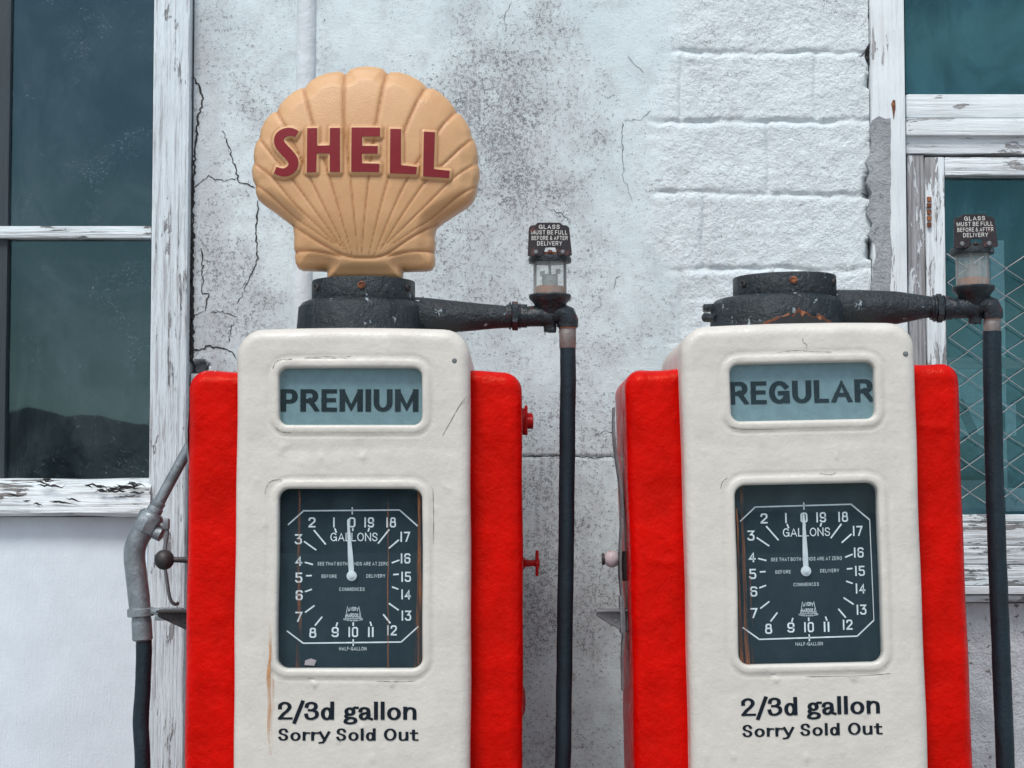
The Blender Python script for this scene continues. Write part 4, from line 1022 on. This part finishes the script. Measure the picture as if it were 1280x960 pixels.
        m.box((xe + .0215, .193, q2_ - .021), (xe + .027, .207, q2_ + .021), .0025); m.build('turn_handle', M['redm'], root)
        m = MB(); zz = lp(0, 876, .2).z; m.lathe([(.034, -.006), (.030, .002), (.016, .008), (0, .009)], (xe - .003, .2, zz), (1, 0, 0), 24); m.build('cover_boss', M['redm'], root)
    # rust run beside the dial
    if seed < 5:
        m = MB(); P = [lp(338 + rn.uniform(-1.2, 1.2) + .0 * k, 740 + k * 12, 0) for k in range(18)]
        m.strip([(p.x, p.z) for p in P], [w_ / 820 for w_ in (1, 2, 2, 3, 3, 4, 4, 5, 7, 9, 9, 8, 8, 7, 6, 6, 5, 3)], -.0048)
        nv2 = []
        cc_ = np.empty(len(me.vertices) * 3); me.vertices.foreach_get('co', cc_); cc_ = cc_.reshape(-1, 3); cc_ = cc_[cc_[:, 1] < .03]
        for (x, y, z) in m.v:
            dd = (cc_[:, 0] - x) ** 2 + (cc_[:, 2] - z) ** 2; nv2.append((x, cc_[np.argpartition(dd, 3)[:3], 1].min() - .0008, z))
        m.v = nv2; m.build('rust_stain', M['streak2'], root, 0)
    return root, gx, hx, ez, x0, x1

LEAN = R(-1.2)
pumpA = make_pump(3, 'cream and red fuel pump marked PREMIUM, carrying a shell globe and a nozzle', 'PREMIUM', (350.5, 523, 514.5, 486.5, .10), True, M['darkiron'], ORG, (0, 0, 0), True)
xR = W(1004, 700, 0).x + 1.39 * math.sin(-LEAN)
pumpB = make_pump(11, 'cream and red fuel pump marked REGULAR, bare black ring on top, empty nozzle hook', 'REGULAR', (349, 529, 510, 481.5, .09), False, M['pinkball'], Vector((xR, 0, .0075)), (0, LEAN, 0), False, 7)

# ---------------------------------------------------------------- shell-shaped globe
def pxg(p): q = W(p[0], p[1], YC); return (q.x, q.z)
GL = [(410, 352), (410, 340), (404, 338.7), (379, 338), (373.5, 336), (370.5, 330), (369.5, 322), (370.5, 317), (368.7, 313), (368.5, 305), (369, 296), (368, 291), (367.5, 285), (364, 281), (345, 266.5), (330, 256), (324, 250.5), (321, 243), (320.5, 233),
      (317.5, 227), (316.2, 217), (317.5, 209), (319.2, 206), (318.2, 198), (319.5, 187), (323, 178.5), (325.5, 175), (327, 166), (333, 152.5), (341, 144), (347.5, 141.5), (351, 134), (360, 124), (370, 116.5), (379, 112.5), (382, 112.5), (388, 105), (398, 98.5), (410, 94), (423, 92), (430, 93.5), (433.5, 95.5),
      (439, 89.5), (449, 86.5), (460, 85.6), (471, 86.5), (480, 89), (485, 94.5), (490, 92.8), (500, 93), (512, 96.5), (524, 102.5), (532, 109), (535, 113), (543, 113.5), (552, 119), (562, 128.5), (568, 136), (571, 143), (577, 146), (583, 154), (588.5, 165), (590, 173.5),
      (593, 177), (596.5, 187), (598, 198), (597, 206.5), (599.5, 213), (599.5, 223), (596.5, 233), (596, 242), (592, 251), (586, 257.5), (570, 268), (553, 279), (546, 285), (544.3, 291), (543, 297), (544.5, 304), (544, 312), (542.5, 317), (544.3, 323), (543.5, 331), (540, 337), (533, 338.6), (504, 339.5), (503, 352)]
HG = (452, 345)
GR = [[(432.8, 93), (434, 165), (442, 232), (450, 324)], [(485.5, 92), (473, 165), (464, 232), (454, 324)], [(381, 111), (396, 166), (417, 232), (443, 324)], [(534, 111), (510, 166), (487, 235), (463, 324)],
      [(347.5, 141), (361, 166), (393, 232), (438, 322)], [(571.5, 142), (549, 172), (509, 236), (470, 323)], [(325.5, 175), (349, 206), (372, 234), (432, 316)], [(591, 176.5), (562, 206), (531, 237), (478, 316)],
      [(319, 206), (345, 228), (374, 262), (424, 309)], [(597.5, 206.5), (566, 230), (535, 262), (486, 309)], [(320, 233), (340, 247), (376, 279), (420, 309)], [(596, 236), (572, 251), (537, 280), (494, 309)],
      [(366, 283), (400, 306), (433, 323), (457, 326), (482, 323), (512, 304), (547, 283)], [(369, 316.5), (400, 318), (428, 324)], [(544, 317), (514, 318), (487, 324)]]
GRs = [[pxg(p) for p in densify_open] for densify_open in GR]
outl = [pxg(p) for p in GL]
LET = {}
Sx = spline([(376, 176), (370, 173.2), (362, 173.5), (354.8, 178), (354.0, 186), (359, 193.5), (366, 201), (371.5, 209), (370.5, 217), (364, 222), (357, 222.5), (349, 219.5)], 5)
def offs(pts, wds):
    l, r = [], []
    for i, p in enumerate(pts):
        a, b = pts[max(i - 1, 0)], pts[min(i + 1, len(pts) - 1)]; q = math.hypot(b[0] - a[0], b[1] - a[1]); nx_, ny_ = -(b[1] - a[1]) / q, (b[0] - a[0]) / q
        h = wds(i / (len(pts) - 1)) / 2; l.append((p[0] + nx_ * h, p[1] + ny_ * h)); r.append((p[0] - nx_ * h, p[1] - ny_ * h))
    return l + r[::-1]
LETP = [offs(Sx, lambda t: 8.5 + 4.5 * math.sin(math.pi * t) ** 1.2),
        [(389, 169), (401, 169), (401, 191), (417, 191), (417, 169.3), (429.3, 169.3), (429.3, 223.3), (417, 223.3), (417, 200.5), (400.5, 200.3), (400, 223.3), (388.5, 223.3)],
        [(443.7, 169), (478.3, 169), (478.3, 180), (456.5, 180), (456.5, 191.8), (475.5, 191.8), (475.5, 201), (456.3, 201), (456.3, 213), (477.7, 213.8), (477.2, 223.7), (443.3, 223.3)],
        [(491, 170.5), (504, 170.5), (504, 215), (523.2, 216.7), (522.5, 225.6), (490.5, 225)],
        [(532, 173), (545.3, 173.5), (544, 219), (563.3, 220.3), (562.8, 229.3), (531, 228)]]
LETP = [[pxg(p) for p in q] for q in LETP]
loopG = densify(outl, .0035); ctr = np.array(pxg((456, 215)))
def inset_loop(k):
    A = np.array(loopG); T = np.roll(A, -2, 0) - np.roll(A, 2, 0); T /= np.linalg.norm(T, axis=1)[:, None] + 1e-9
    Nn = np.stack([-T[:, 1], T[:, 0]], 1); s = 1 if inside(A[:40:8] + Nn[:40:8] * .002, outl).mean() > .5 else -1
    B = A + s * k * Nn; return B[inside(B, outl) & (seg_dist(B, outl) > k * .7)]
G = grid_pts(min(p[0] for p in outl), max(p[0] for p in outl), min(p[1] for p in outl), max(p[1] for p in outl), .0024)
G = G[inside(G, outl) & (seg_dist(G, outl) > .0075)]
G = np.vstack([G, inset_loop(.0009), inset_loop(.0022), inset_loop(.004), inset_loop(.0062)])
P, T = cdt_sheet([loopG], G, lambda C: inside(C, outl))
def dome(P, full=True):
    e = seg_dist(P, outl); r_ = np.clip(e / .011, 0, 1)
    h = .021 * np.sqrt(np.clip(1 - (1 - r_) ** 2, 0, 1)) + 0
    cz_, aa, bu, bd = pxg((456, 200)), .205, .165, .25
    rho = ((P[:, 0] - cz_[0]) / aa) ** 2 + np.where(P[:, 1] > cz_[1], ((P[:, 1] - cz_[1]) / bu) ** 2, ((P[:, 1] - cz_[1]) / bd) ** 2)
    h = h + .030 * np.clip(1 - rho, 0, 1) * sstep(0, .03, e)
    q = pxg((456, 345)); h *= .72 + .28 * sstep(0, .10, P[:, 1] - q[1])
    gr = np.zeros(len(P))
    if full:
        for i, gln in enumerate(GRs):
            pts = spline(gln, 8); dd = seg_dist(P, pts, False)
            near = np.clip((P[:, 1] - q[1]) / .22, 0.12, 1) if i < 12 else .7
            wdt = (.0022 * near + .0005) if i < 12 else .0022
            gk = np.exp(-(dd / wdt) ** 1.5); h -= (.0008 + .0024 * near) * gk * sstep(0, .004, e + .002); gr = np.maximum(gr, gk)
        for q_ in LETP:
            dd = np.where(inside(P, q_), 0, seg_dist(P, q_)); k = sstep(.0048, .0022, dd); base = .054
            h = h * (1 - k) + (np.maximum(h, dome(P, False)) + .0048) * k; gr *= (1 - k)
            gr = np.maximum(gr, .75 * np.exp(-((dd - .0058) / .0018) ** 2))
    return (h, gr) if full else h
hG, grv = dome(P)
nP = len(P); vs_ = [(p[0], YC - .012 - h, p[1]) for p, h in zip(P, hG)] + [(p[0], YC + .012 + h, p[1]) for p, h in zip(P, hG)]
fs_ = [tuple(map(int, t)) for t in T] + [tuple(int(i) + nP for i in t[::-1]) for t in T]
li = [int(((P[:, 0] - p[0]) ** 2 + (P[:, 1] - p[1]) ** 2).argmin()) for p in loopG]
for i in range(len(li)): a, b = li[i], li[(i + 1) % len(li)]; fs_.append((a, a + nP, b + nP, b))
gc = W(455, 348, YC)
globe = thing('shell_globe', 'amber scallop-shell globe with raised red SHELL letters on top of the left pump', 'pump globe', gc)
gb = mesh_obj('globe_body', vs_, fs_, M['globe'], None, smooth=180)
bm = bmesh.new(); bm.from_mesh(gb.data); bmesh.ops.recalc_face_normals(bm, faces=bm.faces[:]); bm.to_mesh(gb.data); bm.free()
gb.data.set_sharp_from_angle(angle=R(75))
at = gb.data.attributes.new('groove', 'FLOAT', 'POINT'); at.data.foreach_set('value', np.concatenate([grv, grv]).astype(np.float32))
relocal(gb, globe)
for q_ in LETP:
    A = np.array(q_); lo, hi = A.min(0), A.max(0); G2 = grid_pts(lo[0], hi[0], lo[1], hi[1], .004); G2 = G2[inside(G2, q_) & (seg_dist(G2, q_) > .001)]
    lpq = densify([tuple(p) for p in q_], .004); P2, T2 = cdt_sheet([lpq], G2, lambda C: inside(C, q_))
    h2 = dome(P2, False) + .0048 + .0013; n2 = len(P2)
    vv = [(p[0], YC - .012 - h, p[1]) for p, h in zip(P2, h2)]; ff = [tuple(map(int, t)) for t in T2]
    li = [int(((P2[:, 0] - p[0]) ** 2 + (P2[:, 1] - p[1]) ** 2).argmin()) for p in lpq]; b0 = len(vv)
    vv += [(vv[i][0], vv[i][1] + .003, vv[i][2]) for i in li]; k = len(li)
    ff += [(li[i], li[(i + 1) % k], b0 + (i + 1) % k, b0 + i) for i in range(k)]
    o = mesh_obj('letter', vv, ff, M['redletter'], None, smooth=30)
    bm = bmesh.new(); bm.from_mesh(o.data); bmesh.ops.recalc_face_normals(bm, faces=bm.faces[:]); bm.to_mesh(o.data); bm.free(); relocal(o, globe)

# ---------------------------------------------------------------- hoses
def hose(path, r, label, top, scuff=0):
    t = thing('fuel_hose', label, 'hose', (path[0][0], path[0][1], path[0][2]), (0, 0, 0), 'black pump hoses')
    pts = spline([tuple(p) for p in path], 14); m = MB(); m.tube(pts, r, 18); m.jiggle(.0016, 30, int(r * 1e5)); relocal(m.build('hose_tube', M['rubber'], smooth=60), t)
    x, y, z = top; ln = .032
    m = MB(); m.lathe([(.0128, -ln), (.0136, -ln + .001), (.0140, -.002), (.0136, 0)], (x, y, z), n=24); relocal(m.build('ferrule', M['ferrule']), t)
    m = MB(); m.lathe([(.0146, 0), (.0150, .001), (.0150, .0035), (.0142, .0045)], (x, y, z), n=24); relocal(m.build('ferrule_band', M['copper']), t)
    return t
t1 = W(709.5, 411, YC)
NZ = .215
path = [t1 + Vector((0, 0, -.02))] + [W(x, y, YC) for x, y in ((710, 470), (709, 560), (708, 650), (706.5, 760), (705, 860), (703.5, 960))]
b0 = path[-1]; path += [Vector((b0.x - .005, .23, .80)), Vector((b0.x - .01, .30, .58)), Vector((b0.x - .06, .44, .44)), Vector((-.25, .50, .38))]
e0 = W(178, 960, NZ); path += [Vector((e0.x + .10, .48, .42)), Vector((e0.x + .01, .34, .60)), Vector((e0.x - .004, .24, .82)), e0, W(176, 905, NZ), W(179, 850, NZ), W(180, 795, NZ)]
hose(path, .0130, 'black hose hanging from the left pump and looping round to its nozzle', t1)
# the right-hand one: find the elbow outlet through the pump's own lean
Mx = Matrix.LocRotScale(pumpB[0].location, pumpB[0].rotation_euler, None)
t2 = Mx @ Vector((pumpB[2], YC, pumpB[3]))
path = [t2 + Vector((0, 0, -.02))] + [W(x, y, YC) for x, y in ((1240.5, 480), (1242, 560), (1245, 650), (1249, 760), (1253, 860), (1257, 960))]
b0 = path[-1]; path += [Vector((b0.x + .01, .20, .7)), Vector((b0.x + .01, .16, .35)), Vector((b0.x - .02, .04, .06)), Vector((b0.x - .16, -.12, .017)), Vector((b0.x - .40, -.16, .015)), Vector((b0.x - .62, -.06, .015))]
hose(path, .0150, 'black scuffed hose hanging from the right pump in front of the mesh-covered window', t2)

# ---------------------------------------------------------------- nozzle hung on the left pump
nzl = thing('fuel_nozzle', 'grey cast metal fuel nozzle hooked on the left side of the left pump', 'fuel nozzle', W(175, 790, NZ))
n3 = lambda x, y, Y=NZ: W(x, y, Y)
K3 = 1 / 765
m = MB(); m.tube([n3(196, 634), n3(200, 626), n3(216, 596), n3(233, 565), n3(248, 538)], [7.4 * K3, 7.2 * K3, 7.0 * K3, 6.9 * K3, 6.9 * K3], 20); relocal(m.build('spout', M['alu']), nzl)
dv = (n3(200, 626) - n3(186, 655)).normalized()
m = MB(); m.lathe([(8.5 * K3, -.004), (9.8 * K3, -.002), (9.8 * K3, .004), (8.4 * K3, .006), (8.4 * K3, .009), (9.2 * K3, .011), (9.2 * K3, .015), (7 * K3, .017)], n3(193.5, 638), dv, 24); relocal(m.build('collar', M['alu']), nzl)
m = MB(); m.tube(spline([n3(192, 641), n3(186, 652), n3(178, 665), n3(170, 681), n3(168, 697), n3(170, 716), n3(172.5, 738), n3(175, 760)], 5), 13.4 * K3, 24)
m.lathe([(12 * K3, -.016), (15.5 * K3, -.014), (16.2 * K3, -.002), (16.2 * K3, .014), (13 * K3, .019), (9 * K3, .021)], n3(185, 654), dv, 8)
m.lathe([(9 * K3, 0), (9 * K3, .018), (6 * K3, .020)], n3(190, 663), (.9, -.15, -.40), 16); m.jiggle(.0012, 60, 2); relocal(m.build('nozzle_body', M['alu']), nzl)
m = MB(); q = n3(176, 766); m.lathe([(15.5 * K3, -.006), (16.8 * K3, -.005), (16.8 * K3, .006), (15 * K3, .008)], q, (-.06, 0, 1), 24); m.box((q.x, NZ - .012, q.z - .002), (n3(229, 762).x, NZ + .010, q.z + .008), .003); m.box((n3(203, 0).x, NZ - .013, q.z - .012), (n3(230, 762).x, NZ + .011, q.z - .002), .002); relocal(m.build('guard_bracket', M['alu']), nzl)
m = MB(); m.lathe([(11.5 * K3, .010), (12.6 * K3, -.002), (12.8 * K3, -.03), (11.2 * K3, -.032), (9 * K3, -.033)], n3(177, 776), (-.06, 0, 1), 24); relocal(m.build('coupling', M['alu']), nzl)
m = MB(); m.tube(spline([n3(201, 655, NZ - .01), n3(209, 664, NZ - .012), n3(207, 680, NZ - .012), n3(206, 705, NZ - .012), n3(208.5, 725, NZ - .012), n3(212.5, 748, NZ - .01), n3(218, 755, NZ - .006), n3(223, 754, NZ)], 5), 2.3 * K3, 10)
m.box(n3(203, 662, NZ - .018), n3(213, 648, NZ - .002), .003); relocal(m.build('trigger_lever', M['steel']), nzl)
